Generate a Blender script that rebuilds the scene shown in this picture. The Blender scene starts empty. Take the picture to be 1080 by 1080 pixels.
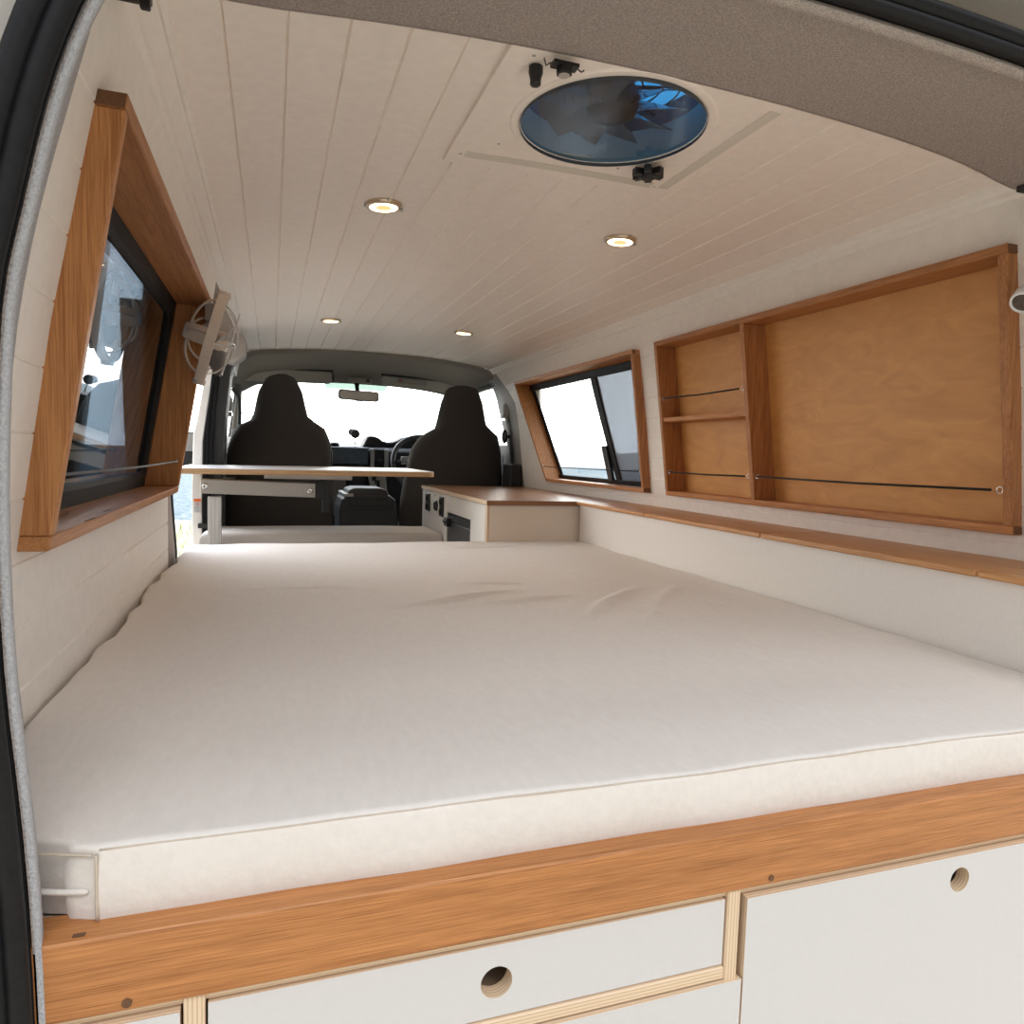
import bpy, bmesh, math, random
from mathutils import Vector, Matrix, noise
random.seed(7)
S = bpy.context.scene
COL = S.collection
PI = math.pi
V = Vector

# ------------------------------------------------------------------ materials
def newmat(name):
    m = bpy.data.materials.new(name); m.use_nodes = True
    nt = m.node_tree; nt.nodes.clear()
    out = nt.nodes.new('ShaderNodeOutputMaterial')
    return m, nt, out

def N(nt, t, **kw):
    n = nt.nodes.new(t)
    for k, v in kw.items():
        if k in n.inputs: n.inputs[k].default_value = v
        else: setattr(n, k, v)
    return n

def coords(nt, scale, rot=(0, 0, 0)):
    tc = N(nt, 'ShaderNodeTexCoord'); mp = N(nt, 'ShaderNodeMapping')
    mp.inputs['Scale'].default_value = scale; mp.inputs['Rotation'].default_value = rot
    nt.links.new(tc.outputs['Object'], mp.inputs['Vector'])
    return mp.outputs['Vector']

def plain(name, col, rough=.5, metal=0, var=.04, scale=30, bump=0, bscale=400, spec=.5, sheen=0, coat=0):
    m, nt, out = newmat(name); L = nt.links.new
    b = N(nt, 'ShaderNodeBsdfPrincipled')
    b.inputs['Roughness'].default_value = rough; b.inputs['Metallic'].default_value = metal
    b.inputs['Specular IOR Level'].default_value = spec
    if sheen: b.inputs['Sheen Weight'].default_value = sheen
    if coat: b.inputs['Coat Weight'].default_value = coat
    v = coords(nt, (scale,) * 3)
    nz = N(nt, 'ShaderNodeTexNoise'); nz.inputs['Detail'].default_value = 4
    L(v, nz.inputs['Vector'])
    r = N(nt, 'ShaderNodeValToRGB')
    r.color_ramp.elements[0].position = .3; r.color_ramp.elements[1].position = .7
    r.color_ramp.elements[0].color = tuple(c * (1 - var) for c in col) + (1,)
    r.color_ramp.elements[1].color = tuple(min(1, c * (1 + var)) for c in col) + (1,)
    L(nz.outputs['Fac'], r.inputs['Fac']); L(r.outputs['Color'], b.inputs['Base Color'])
    if bump:
        v2 = coords(nt, (bscale,) * 3)
        n2 = N(nt, 'ShaderNodeTexNoise'); n2.inputs['Detail'].default_value = 3; L(v2, n2.inputs['Vector'])
        bp = N(nt, 'ShaderNodeBump'); bp.inputs['Strength'].default_value = bump; bp.inputs['Distance'].default_value = .002
        L(n2.outputs['Fac'], bp.inputs['Height']); L(bp.outputs['Normal'], b.inputs['Normal'])
    L(b.outputs['BSDF'], out.inputs['Surface'])
    return m

def wood(name, light, dark, axis, rough=.45, fine=1.0, wave=.5):
    """long grain along the given axis of the board"""
    m, nt, out = newmat(name); L = nt.links.new
    b = N(nt, 'ShaderNodeBsdfPrincipled'); b.inputs['Roughness'].default_value = rough
    b.inputs['Specular IOR Level'].default_value = .35
    sc = [130 * fine, 130 * fine, 130 * fine]; sc['xyz'.index(axis)] = 3.0
    v = coords(nt, sc)
    n1 = N(nt, 'ShaderNodeTexNoise'); n1.inputs['Detail'].default_value = 6; n1.inputs['Roughness'].default_value = .65
    L(v, n1.inputs['Vector'])
    sc2 = [26, 26, 26]; sc2['xyz'.index(axis)] = .7
    v2 = coords(nt, sc2)
    n2 = N(nt, 'ShaderNodeTexNoise'); n2.inputs['Detail'].default_value = 3; n2.inputs['Distortion'].default_value = .25
    L(v2, n2.inputs['Vector'])
    mx = N(nt, 'ShaderNodeMath', operation='MULTIPLY_ADD'); L(n2.outputs['Fac'], mx.inputs[0]); mx.inputs[1].default_value = wave
    L(n1.outputs['Fac'], mx.inputs[2])
    r = N(nt, 'ShaderNodeValToRGB'); e = r.color_ramp.elements
    e[0].position = .42 + wave * .3; e[1].position = .62 + wave * .55
    e[0].color = tuple(dark) + (1,); e[1].color = tuple(light) + (1,)
    L(mx.outputs[0], r.inputs['Fac']); L(r.outputs['Color'], b.inputs['Base Color'])
    bp = N(nt, 'ShaderNodeBump'); bp.inputs['Strength'].default_value = .15; bp.inputs['Distance'].default_value = .001
    L(n1.outputs['Fac'], bp.inputs['Height']); L(bp.outputs['Normal'], b.inputs['Normal'])
    L(b.outputs['BSDF'], out.inputs['Surface'])
    return m

def birch(name, light, dark):
    m, nt, out = newmat(name); L = nt.links.new
    b = N(nt, 'ShaderNodeBsdfPrincipled'); b.inputs['Roughness'].default_value = .5
    v = coords(nt, (1.8, 1.5, 4.2))
    n1 = N(nt, 'ShaderNodeTexNoise'); n1.inputs['Detail'].default_value = 7; n1.inputs['Distortion'].default_value = 1.1; n1.inputs['Roughness'].default_value = .6
    L(v, n1.inputs['Vector'])
    v2 = coords(nt, (60, 90, 160)); n2 = N(nt, 'ShaderNodeTexNoise'); n2.inputs['Detail'].default_value = 3; L(v2, n2.inputs['Vector'])
    mx = N(nt, 'ShaderNodeMath', operation='MULTIPLY_ADD'); L(n2.outputs['Fac'], mx.inputs[0]); mx.inputs[1].default_value = .12; L(n1.outputs['Fac'], mx.inputs[2])
    r = N(nt, 'ShaderNodeValToRGB'); e = r.color_ramp.elements
    e[0].position = .34; e[1].position = .74; e[0].color = tuple(dark) + (1,); e[1].color = tuple(light) + (1,)
    L(mx.outputs[0], r.inputs['Fac']); L(r.outputs['Color'], b.inputs['Base Color']); L(b.outputs['BSDF'], out.inputs['Surface'])
    return m

def plyedge(name, axis):
    m, nt, out = newmat(name); L = nt.links.new
    b = N(nt, 'ShaderNodeBsdfPrincipled'); b.inputs['Roughness'].default_value = .6
    sc = [0, 0, 0]; sc['xyz'.index(axis)] = 1
    v = coords(nt, tuple(sc))
    w = N(nt, 'ShaderNodeTexWave'); w.bands_direction = axis.upper(); w.inputs['Scale'].default_value = 95; w.inputs['Distortion'].default_value = .4
    L(v, w.inputs['Vector'])
    r = N(nt, 'ShaderNodeValToRGB'); e = r.color_ramp.elements
    e[0].position = .15; e[0].color = (.58, .42, .27, 1); e[1].position = .5; e[1].color = (.74, .58, .41, 1)
    L(w.outputs['Fac'], r.inputs['Fac']); L(r.outputs['Color'], b.inputs['Base Color']); L(b.outputs['BSDF'], out.inputs['Surface'])
    return m

def fabric(name, col, rough=.95, wscale=900, strength=.3, var=.05):
    m, nt, out = newmat(name); L = nt.links.new
    b = N(nt, 'ShaderNodeBsdfPrincipled'); b.inputs['Roughness'].default_value = rough; b.inputs['Specular IOR Level'].default_value = .15
    b.inputs['Sheen Weight'].default_value = .15
    v = coords(nt, (wscale, wscale * .25, wscale)); n1 = N(nt, 'ShaderNodeTexNoise'); n1.inputs['Detail'].default_value = 2; L(v, n1.inputs['Vector'])
    v2 = coords(nt, (22, 9, 22)); n2 = N(nt, 'ShaderNodeTexNoise'); n2.inputs['Detail'].default_value = 6; L(v2, n2.inputs['Vector'])
    r = N(nt, 'ShaderNodeValToRGB'); e = r.color_ramp.elements
    e[0].position = .3; e[1].position = .7
    e[0].color = tuple(c * (1 - var) for c in col) + (1,); e[1].color = tuple(c for c in col) + (1,)
    L(n2.outputs['Fac'], r.inputs['Fac']); L(r.outputs['Color'], b.inputs['Base Color'])
    bp = N(nt, 'ShaderNodeBump'); bp.inputs['Strength'].default_value = strength; bp.inputs['Distance'].default_value = .001
    L(n1.outputs['Fac'], bp.inputs['Height'])
    bp2 = N(nt, 'ShaderNodeBump'); bp2.inputs['Strength'].default_value = .12; bp2.inputs['Distance'].default_value = .01
    L(n2.outputs['Fac'], bp2.inputs['Height']); L(bp.outputs['Normal'], bp2.inputs['Normal']); L(bp2.outputs['Normal'], b.inputs['Normal'])
    L(b.outputs['BSDF'], out.inputs['Surface'])
    return m

def carpet(name, c1, c2):
    m, nt, out = newmat(name); L = nt.links.new
    b = N(nt, 'ShaderNodeBsdfPrincipled'); b.inputs['Roughness'].default_value = 1; b.inputs['Specular IOR Level'].default_value = .1
    v = coords(nt, (95,) * 3); n1 = N(nt, 'ShaderNodeTexNoise'); n1.inputs['Detail'].default_value = 5; L(v, n1.inputs['Vector'])
    r = N(nt, 'ShaderNodeValToRGB'); e = r.color_ramp.elements
    e[0].position = .35; e[1].position = .65; e[0].color = tuple(c1) + (1,); e[1].color = tuple(c2) + (1,)
    L(n1.outputs['Fac'], r.inputs['Fac']); L(r.outputs['Color'], b.inputs['Base Color'])
    bp = N(nt, 'ShaderNodeBump'); bp.inputs['Strength'].default_value = .5; bp.inputs['Distance'].default_value = .003
    L(n1.outputs['Fac'], bp.inputs['Height']); L(bp.outputs['Normal'], b.inputs['Normal'])
    L(b.outputs['BSDF'], out.inputs['Surface'])
    return m

def glass(name, tint, gloss=.0, rough=.0, ior=1.5, reflcol=(1, 1, 1)):
    m, nt, out = newmat(name); L = nt.links.new
    t = N(nt, 'ShaderNodeBsdfTransparent'); t.inputs['Color'].default_value = tuple(tint) + (1,)
    g = N(nt, 'ShaderNodeBsdfGlossy'); g.inputs['Roughness'].default_value = rough; g.inputs['Color'].default_value = tuple(reflcol) + (1,)
    f = N(nt, 'ShaderNodeLayerWeight'); f.inputs['Blend'].default_value = .5
    pw = N(nt, 'ShaderNodeMath', operation='POWER'); pw.inputs[1].default_value = 5; L(f.outputs['Facing'], pw.inputs[0])
    a = N(nt, 'ShaderNodeMath', operation='MULTIPLY_ADD'); a.use_clamp = True; a.inputs[1].default_value = .95 - gloss; a.inputs[2].default_value = .045 + gloss; L(pw.outputs[0], a.inputs[0])
    mx = N(nt, 'ShaderNodeMixShader'); L(a.outputs[0], mx.inputs[0]); L(t.outputs[0], mx.inputs[1]); L(g.outputs[0], mx.inputs[2])
    L(mx.outputs[0], out.inputs['Surface'])
    return m

def emit(name, col, strength):
    m, nt, out = newmat(name)
    e = N(nt, 'ShaderNodeEmission'); e.inputs['Color'].default_value = tuple(col) + (1,); e.inputs['Strength'].default_value = strength
    nt.links.new(e.outputs[0], out.inputs['Surface'])
    return m

def mesh_screen(name):
    m, nt, out = newmat(name); L = nt.links.new
    v = coords(nt, (1, 1, 1))
    w1 = N(nt, 'ShaderNodeTexWave'); w1.bands_direction = 'Y'; w1.inputs['Scale'].default_value = 90; L(v, w1.inputs['Vector'])
    w2 = N(nt, 'ShaderNodeTexWave'); w2.bands_direction = 'Z'; w2.inputs['Scale'].default_value = 90; L(v, w2.inputs['Vector'])
    mx = N(nt, 'ShaderNodeMath', operation='MAXIMUM'); L(w1.outputs['Fac'], mx.inputs[0]); L(w2.outputs['Fac'], mx.inputs[1])
    gt = N(nt, 'ShaderNodeMath', operation='GREATER_THAN'); gt.inputs[1].default_value = .55; L(mx.outputs[0], gt.inputs[0])
    d = N(nt, 'ShaderNodeBsdfDiffuse'); d.inputs['Color'].default_value = (.17, .165, .19, 1)
    t = N(nt, 'ShaderNodeBsdfTransparent')
    ms = N(nt, 'ShaderNodeMixShader'); L(gt.outputs[0], ms.inputs[0]); L(t.outputs[0], ms.inputs[1]); L(d.outputs[0], ms.inputs[2])
    L(ms.outputs[0], out.inputs['Surface'])
    return m

M = {}
M['ceil'] = plain('white_satin_panelling', (.88, .81, .75), .42, var=.03, scale=12, bump=.08, bscale=250)
M['wallw'] = plain('white_painted_boards', (.86, .82, .77), .5, var=.03, scale=10, bump=.1, bscale=200)
M['woodX'] = wood('oak_rail', (.54, .235, .082), (.28, .105, .030), 'x', .42, 1.6, .4)
M['woodXe'] = wood('oak_lid', (.62, .33, .14), (.42, .19, .07), 'y', .4)
M['woodY'] = wood('tas_oak_y', (.50, .225, .085), (.27, .10, .032), 'y', .45)
M['woodZ'] = wood('tas_oak_z', (.50, .225, .085), (.27, .10, .032), 'z', .45)
M['woodYl'] = wood('tas_oak_y_pale', (.58, .27, .105), (.34, .135, .045), 'y', .4)
M['woodZl'] = wood('tas_oak_z_pale', (.58, .27, .10), (.34, .13, .042), 'z', .45)
M['endgrain'] = plain('end_grain', (.16, .07, .028), .7, var=.3, scale=200)
M['knot'] = plain('dark_knot', (.13, .06, .028), .7, var=.4, scale=200)
M['walnut'] = wood('laminate_top', (.40, .22, .12), (.25, .12, .06), 'y', .28)
M['walnutx'] = wood('laminate_edge', (.33, .17, .085), (.20, .09, .04), 'x', .35)
M['birch'] = birch('birch_ply_face', (.68, .345, .112), (.54, .25, .074))
M['plyz'] = plyedge('ply_edge_z', 'z')
M['plyx'] = plyedge('ply_edge_x', 'x')
M['plyy'] = plyedge('ply_edge_y', 'y')
M['white'] = plain('white_laminate', (.61, .60, .595), .35, var=.01)
M['cream'] = plain('cream_laminate', (.80, .72, .63), .45, var=.04, scale=80)
M['creamw'] = plain('pale_laminate', (.80, .76, .71), .42, var=.03, scale=60)
M['fabric'] = fabric('natural_canvas', (.78, .735, .685))
M['seam'] = plain('seam_thread', (.55, .47, .39), .9)
M['carpet'] = carpet('grey_felt_lining', (.28, .24, .225), (.50, .445, .415))
M['carpetl'] = carpet('light_grey_felt', (.36, .36, .375), (.48, .48, .495))
M['rubber'] = plain('black_rubber', (.011, .011, .012), .5, var=.2, spec=.18)
M['black'] = plain('black_plastic', (.012, .012, .013), .4, var=.1)
M['blackm'] = plain('matte_black_plastic', (.02, .02, .021), .6, var=.1, bump=.2)
M['dark'] = plain('dark_grey_plastic', (.045, .045, .047), .5, var=.1)
M['seat'] = plain('charcoal_seat_cloth', (.070, .062, .057), .9, var=.12, scale=60, bump=.5, bscale=900, spec=.2, sheen=.15)
M['visor'] = plain('grey_visor_cloth', (.40, .38, .35), .9, var=.05, scale=60, spec=.15)
M['cabhead'] = plain('grey_headlining', (.30, .28, .255), .9, var=.06, scale=60, spec=.15)
M['cabgrey'] = plain('grey_cab_plastic', (.33, .315, .30), .6, var=.04)
M['alu'] = plain('brushed_aluminium', (.62, .61, .60), .38, .85, var=.06, scale=80)
M['alup'] = plain('grey_painted_metal', (.50, .485, .46), .45, .3, var=.04)
M['steel'] = plain('polished_steel', (.7, .7, .7), .2, 1, var=.02)
M['silver'] = plain('silver_trim_plastic', (.42, .42, .41), .4, .4, var=.03)
M['paint'] = plain('white_car_paint', (.82, .79, .75), .25, var=.02, coat=.5)
M['fanp'] = plain('cream_fan_plastic', (.66, .57, .49), .45, var=.03)
M['fang'] = plain('grey_fan_plastic', (.42, .39, .37), .5, var=.03)
M['lampw'] = plain('white_lamp_enamel', (.85, .84, .83), .3, var=.01)
M['lampglass'] = plain('unlit_lamp_lens', (.10, .075, .06), .25, var=.3, scale=60)
M['brass'] = plain('satin_nickel_rim', (.62, .50, .38), .3, .9, var=.02)
M['led'] = emit('warm_led', (1, .74, .42), 6)
M['ledc'] = emit('warm_led_centre', (1, .56, .24), 1.1)
M['cord'] = plain('black_elastic', (.012, .011, .011), .8)
M['wire'] = plain('grey_cord', (.16, .16, .16), .5)
M['orange'] = plain('orange_ink', (.85, .16, .02), .5, var=.02)
M['ink'] = plain('grey_ink', (.35, .35, .35), .6, var=.02)
M['redink'] = plain('red_ink', (.55, .08, .05), .6, var=.02)
M['yellowink'] = plain('pale_yellow_ink', (.42, .36, .22), .6, var=.02)
M['labelgrey'] = plain('grey_label_print', (.27, .26, .25), .7, var=.02)
M['gl_left'] = glass('tinted_side_glass', (.25, .295, .335), .06)
M['gl_door'] = glass('tinted_door_glass', (.50, .54, .58), .03)
M['gl_clear'] = glass('clear_glass', (.93, .95, .94), .0)
M['gl_band'] = glass('sun_band_glass', (.10, .14, .125), .0)
M['gl_vent'] = glass('blue_grey_vent_cover', (.36, .45, .50), .045, .10, 1.45, (.8, .9, 1))
M['gl_dome'] = glass('smoked_blue_dome', (.012, .10, .19), .03, .05)
M['gl_blade'] = glass('smoked_fan_blade', (.22, .26, .29), .16, .15)
M['mirror'] = plain('mirror_silver', (.75, .78, .76), .04, 1, var=0)
M['screenb'] = plain('black_screen_glass', (.012, .013, .014), .12, var=.1)
M['mesh'] = mesh_screen('insect_screen')
M['vwell'] = plain('dark_vent_shroud', (.05, .06, .07), .4, var=.1)
M['strip'] = plain('pale_grey_channel', (.66, .62, .55), .6, var=.02)

# ------------------------------------------------------------------ mesh helpers
class MB:
    def __init__(s): s.bm = bmesh.new(); s.mi = 0
    def face(s, vs):
        try: f = s.bm.faces.new(vs); f.material_index = s.mi; return f
        except ValueError: return None
    def v(s, p): return s.bm.verts.new(p)
    def hexa(s, p):           # p[0..3] one end ring, p[4..7] the other
        v = [s.v(q) for q in p]
        for a in ((0, 1, 2, 3), (7, 6, 5, 4), (0, 4, 5, 1), (1, 5, 6, 2), (2, 6, 7, 3), (3, 7, 4, 0)):
            s.face([v[i] for i in a])
        return s
    def box(s, x0, x1, y0, y1, z0, z1):
        return s.hexa([(x0, y0, z0), (x1, y0, z0), (x1, y0, z1), (x0, y0, z1), (x0, y1, z0), (x1, y1, z0), (x1, y1, z1), (x0, y1, z1)])
    def ring(s, pts): return [s.v(p) for p in pts]
    def loft(s, rings, closed=True, caps=True):
        R = [s.ring(r) for r in rings]
        n = len(R[0])
        for a, b in zip(R, R[1:]):
            for i in range(n if closed else n - 1):
                j = (i + 1) % n; s.face([a[i], a[j], b[j], b[i]])
        if caps and closed: s.face(R[0][::-1]); s.face(R[-1])
        return s
    def frame(s, d):
        d = V(d).normalized(); u = d.orthogonal().normalized() if abs(d.z) > .99 else d.cross(V((0, 0, 1))).normalized()
        return u, d.cross(u).normalized()
    def tube(s, pts, r, n=8, closed=False, caps=True):
        pts = [V(p) for p in pts]; m = len(pts); rr = r if isinstance(r, (list, tuple)) else [r] * m
        rings = []; u = None
        for i, p in enumerate(pts):
            if closed: d = pts[(i + 1) % m] - pts[i - 1]
            else: d = pts[min(i + 1, m - 1)] - pts[max(i - 1, 0)]
            d.normalize()
            if u is None: u, w = s.frame(d)
            else:
                u = (u - d * u.dot(d)).normalized(); w = d.cross(u).normalized()
            rings.append([p + (u * math.cos(2 * PI * k / n) + w * math.sin(2 * PI * k / n)) * rr[i] for k in range(n)])
        if closed:
            R = [s.ring(q) for q in rings]
            for a in range(m):
                b = (a + 1) % m
                for i in range(n): j = (i + 1) % n; s.face([R[a][i], R[a][j], R[b][j], R[b][i]])
        else: s.loft(rings, True, caps)
        return s
    def cyl(s, p0, p1, r0, r1=None, n=24):
        r1 = r0 if r1 is None else r1
        return s.tube([p0, p1], [r0, r1], n)
    def lathe(s, c, axis, prof, n=32, caps=False):   # prof: (radius, height along axis)
        c = V(c); d = V(axis).normalized(); u, w = s.frame(d)
        rings = [[c + d * h + (u * math.cos(2 * PI * k / n) + w * math.sin(2 * PI * k / n)) * max(r, 1e-5) for k in range(n)] for r, h in prof]
        return s.loft(rings, True, caps)
    def ball(s, c, r, sc=(1, 1, 1), n=16):
        m = Matrix.Translation(c) @ Matrix.Diagonal((r * sc[0], r * sc[1], r * sc[2], 1))
        g = bmesh.ops.create_uvsphere(s.bm, u_segments=n, v_segments=n // 2 + 2, radius=1, matrix=m)
        for v in g['verts']:
            for f in v.link_faces: f.material_index = s.mi
        return s
    def prism(s, poly, lo, hi):    # poly list of points, extrude by vector hi-lo offset
        off = V(hi) - V(lo)
        a = [s.v(V(p) + V(lo)) for p in poly]; b = [s.v(V(p) + V(lo) + off) for p in poly]
        n = len(poly); s.face(a[::-1]); s.face(b)
        for i in range(n): j = (i + 1) % n; s.face([a[i], a[j], b[j], b[i]])
        return s
    def build(s, name, mats, parent=None, bevel=0, seg=2, smooth=False, sub=0, doubles=False, solid=0):
        if doubles: bmesh.ops.remove_doubles(s.bm, verts=s.bm.verts, dist=1e-5)
        bmesh.ops.recalc_face_normals(s.bm, faces=s.bm.faces)
        if parent is not None:
            bmesh.ops.translate(s.bm, verts=s.bm.verts, vec=-WL[parent.name])
        me = bpy.data.meshes.new(name); s.bm.to_mesh(me); s.bm.free()
        o = bpy.data.objects.new(name, me); COL.objects.link(o)
        for m in (mats if isinstance(mats, list) else [mats]): me.materials.append(m)
        WL[o.name] = V((0, 0, 0)) if parent is None else WL[parent.name].copy()
        if parent is not None: o.parent = parent
        if smooth:
            for p in me.polygons: p.use_smooth = True
        if solid:
            md = o.modifiers.new('thick', 'SOLIDIFY'); md.thickness = solid; md.offset = 0
        if bevel:
            md = o.modifiers.new('edge', 'BEVEL'); md.width = bevel; md.segments = seg; md.limit_method = 'ANGLE'; md.angle_limit = math.radians(40)
            md.harden_normals = False
        if sub:
            md = o.modifiers.new('sub', 'SUBSURF'); md.levels = sub; md.render_levels = sub
        return o
WL = {}

def islands(b):
    b.bm.verts.ensure_lookup_table(); seen = set(); out = []
    for v in b.bm.verts:
        if v in seen: continue
        st = [v]; seen.add(v); comp = []
        while st:
            a = st.pop(); comp.append(a)
            for e in a.link_edges:
                w = e.other_vert(a)
                if w not in seen: seen.add(w); st.append(w)
        out.append(comp)
    return out
def build_each(b, name, mats, parent=None, **kw):
    """every loose piece becomes an object of its own"""
    res = []
    for comp in islands(b):
        n = MB(); mp = {v: n.v(v.co) for v in comp}
        for f in {f for v in comp for f in v.link_faces}:
            g = n.face([mp[v] for v in f.verts])
            if g: g.material_index = f.material_index
        res.append(n.build(name, mats, parent, **kw))
    b.bm.free(); return res

def empty(name, loc, label=None, cat=None, group=None, kind=None):
    o = bpy.data.objects.new(name, None); COL.objects.link(o); o.location = loc; o.empty_display_size = .05
    WL[o.name] = V(loc)
    tag(o, label, cat, group, kind); return o

def tag(o, label=None, cat=None, group=None, kind=None):
    if label: o['label'] = label
    if cat: o['category'] = cat
    if group: o['group'] = group
    if kind: o['kind'] = kind
    return o

def pair(t, pts):
    if t <= pts[0][0]: return pts[0][1]
    for (a, b), (c, d) in zip(pts, pts[1:]):
        if t <= c: return b + (d - b) * (t - a) / (c - a)
    return pts[-1][1]

# profile of the van's side walls: half width by height (bed top is z = 0)
WLP = [(-.62, -.757), (.18, -.757), (.42, -.722), (.66, -.676), (.766, -.655)]
WRP = [(-.62, .742), (.14, .742), (.186, .733), (.42, .704), (.67, .664), (.768, .672)]
def xl(z): return pair(z, WLP)
def xr(z): return pair(z, WRP)
def cz(x): return .8254 - .0695 * x * x - .0969 * x ** 4

# ------------------------------------------------------------------ floor, walls, ceiling
o = MB().box(-.82, .80, -.02, 4.6, -.66, -.62).build('floor', M['dark']); tag(o, 'dark van floor under the bed', kind='structure')

def wall(side, cutouts, y0, y1f, name, label):
    prof = WLP if side < 0 else WRP
    X = xl if side < 0 else xr
    grooves = [.033 + .0675 * k for k in range(-9, 10)]
    zs = [-.62]
    for g in grooves: zs += [g - .0018, g, g + .0018]
    zs += [p[0] for p in prof]
    for (a, b, za, zb) in cutouts: zs += [za, zb]
    zs = sorted(set(round(z, 4) for z in zs if -.62 <= z <= prof[-1][0]))
    z2 = [zs[0]]
    for z in zs[1:]:
        if z - z2[-1] > .0006: z2.append(z)
    ycols = [lambda z: y0]
    for c in cutouts: ycols += [c[0], c[1]]
    ycols.append(y1f)
    b = MB(); grid = []
    for z in z2:
        dent = .0020 if any(abs(z - g) < 1e-4 for g in grooves) else 0
        grid.append([b.v((X(z) + side * dent, yc(z), z)) for yc in ycols])
    for i in range(len(z2) - 1):
        zm = (z2[i] + z2[i + 1]) / 2
        for j in range(len(ycols) - 1):
            skip = any(2 * k + 1 == j and c[2] < zm < c[3] for k, c in enumerate(cutouts))
            if side < 0 and j == len(ycols) - 2 and False: skip = True
            if not skip: b.face([grid[i][j], grid[i][j + 1], grid[i + 1][j + 1], grid[i + 1][j]])
    o = b.build(name, M['wallw']); tag(o, label, kind='structure'); return o

LWY0, LWY1, LWZ0, LWZ1 = .309, 1.396, .180, .655          # left window frame
RWZ0, RWZ1 = .185, .667
def rwy0(z): return 1.628
def rwy1(z): return 2.556 + (z - RWZ0) / (RWZ1 - RWZ0) * .315
SHY0, SHY1, SHZ0, SHZ1 = .341, 1.495, .185, .672
cut_l = [(lambda z: LWY0 + .008, lambda z: LWY1 - .008, LWZ0 + .008, LWZ1 - .008)]
wall(-1, cut_l, .21, lambda z: 1.44, 'wall_left', 'white painted tongue and groove boards under and around the left window')
cut_r = [(lambda z: SHY0 + .008, lambda z: SHY1 - .008, SHZ0 + .008, SHZ1 - .008), (lambda z: rwy0(z) + .008, lambda z: rwy1(z) - .008, RWZ0 + .008, RWZ1 - .008)]
wall(1, cut_r, .21, lambda z: 2.95 + max(0, z - .55) ** 1.5 * 3.6, 'wall_right', 'white painted boards of the wall behind shelf, window and bench')

# strip of wall above the sliding door opening
b = MB(); b.loft([[(xl(z), y, z) for z in (.655, .69, .725, .7525, .766)] for y in (1.44, 2.0, 3.0, 3.33)], closed=False)
b.loft([[(xl(.655), y, .655), (-.80, y, .648)] for y in (1.44, 3.33)], closed=False)
tag(b.build('trim_1', M['wallw']), 'white painted strip above the side door opening', kind='structure')

# ceiling boards, grooved lengthwise, open where the roof vent sits
b = MB()
xs = []
g0, gp = -.5648, .0727
xe0, xe1 = -.637, .676
for i in range(0, 17):
    g = g0 + gp * i
    xs += [(g - .0022, 0), (g, .0035), (g + .0022, 0)]
xs += [(xe0, 0), (xe1, 0), (-.14, 0), (.14, 0)]
for k in range(1, 18): xs.append((g0 + gp * (k - .5), 0))
xs = sorted(set(xs))
ys = [.20, .36, .645, 1.6, 3.33]
grid = [[b.v((x, y, cz(x) + d)) for y in ys] for x, d in xs]
for i in range(len(xs) - 1):
    xm = (xs[i][0] + xs[i + 1][0]) / 2
    for j in range(len(ys) - 1):
        if -.14 < xm < .14 and j == 1: continue
        b.face([grid[i][j], grid[i + 1][j], grid[i + 1][j + 1], grid[i][j + 1]])
tag(b.build('ceiling', M['ceil']), 'white board ceiling with long grooves and warm downlights', kind='structure')
# cove strips between ceiling and walls
for nm, pr, lb in (('trim_2', [(-.620, cz(-.620) + .002), (-.621, cz(-.621) - .005), (-.626, cz(-.626) - .007), (-.630, cz(-.63) - .0035), (-.640, .7655), (-.644, .7600), (-.650, .7600), (-.655, .752), (-.664, .75), (-.664, .78)], 'white moulding strip along the left edge of the ceiling'),
                   ('trim_3', [(.690, .790), (.648, cz(.648) + .001), (.648, cz(.648) - .006), (.654, cz(.654) - .008), (.657, .7665), (.661, .7635), (.662, .755), (.667, .751), (.672, .751), (.69, .75)], 'white moulding strip along the right edge of the ceiling')):
    b = MB(); b.loft([[(x, y, z) for x, z in pr] for y in (.2, 3.33)], closed=True)
    tag(b.build(nm, M['wallw']), lb, kind='structure')
# outer roof skin over the boards (keeps daylight out above them, open over the vent)
b = MB()
for (x0, x1, y0, y1) in ((-.80, -.15, .0, 4.0), (.15, .80, .0, 4.0), (-.15, .15, .0, .345), (-.15, .15, .66, 4.0)):
    b.box(x0, x1, y0, y1, .86, .88)
tag(b.build('roof_skin', M['paint']), 'white painted outer roof of the van', kind='structure')
# outer body sides
b = MB()
def outer(side, y0, y1, z0, z1):
    def xo(z): return side * (.865 - max(0, z - .15) * .13)
    b.hexa([(xo(z0), y0, z0), (xo(z0) + side * .01, y0, z0), (xo(z1) + side * .01, y0, z1), (xo(z1), y0, z1),
            (xo(z0), y1, z0), (xo(z0) + side * .01, y1, z0), (xo(z1) + side * .01, y1, z1), (xo(z1), y1, z1)])
for s in (-1, 1):
    outer(s, -.02, .36 if s < 0 else 1.68, -.75, .86)
    if s < 0:
        outer(s, .36, 1.44, -.75, .17); outer(s, .36, 1.44, .70, .86); outer(s, 1.34, 1.62, -.75, .86); outer(s, 1.62, 4.0, .70, .86)
    else:
        outer(s, 1.68, 2.95, -.75, .17); outer(s, 1.68, 2.95, .70, .86); outer(s, 2.9, 3.3, -.75, .86); outer(s, 2.9, 4.1, .69, .86)
tag(b.build('body_side', M['paint']), 'white painted outer body sides of the van', kind='structure')

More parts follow.
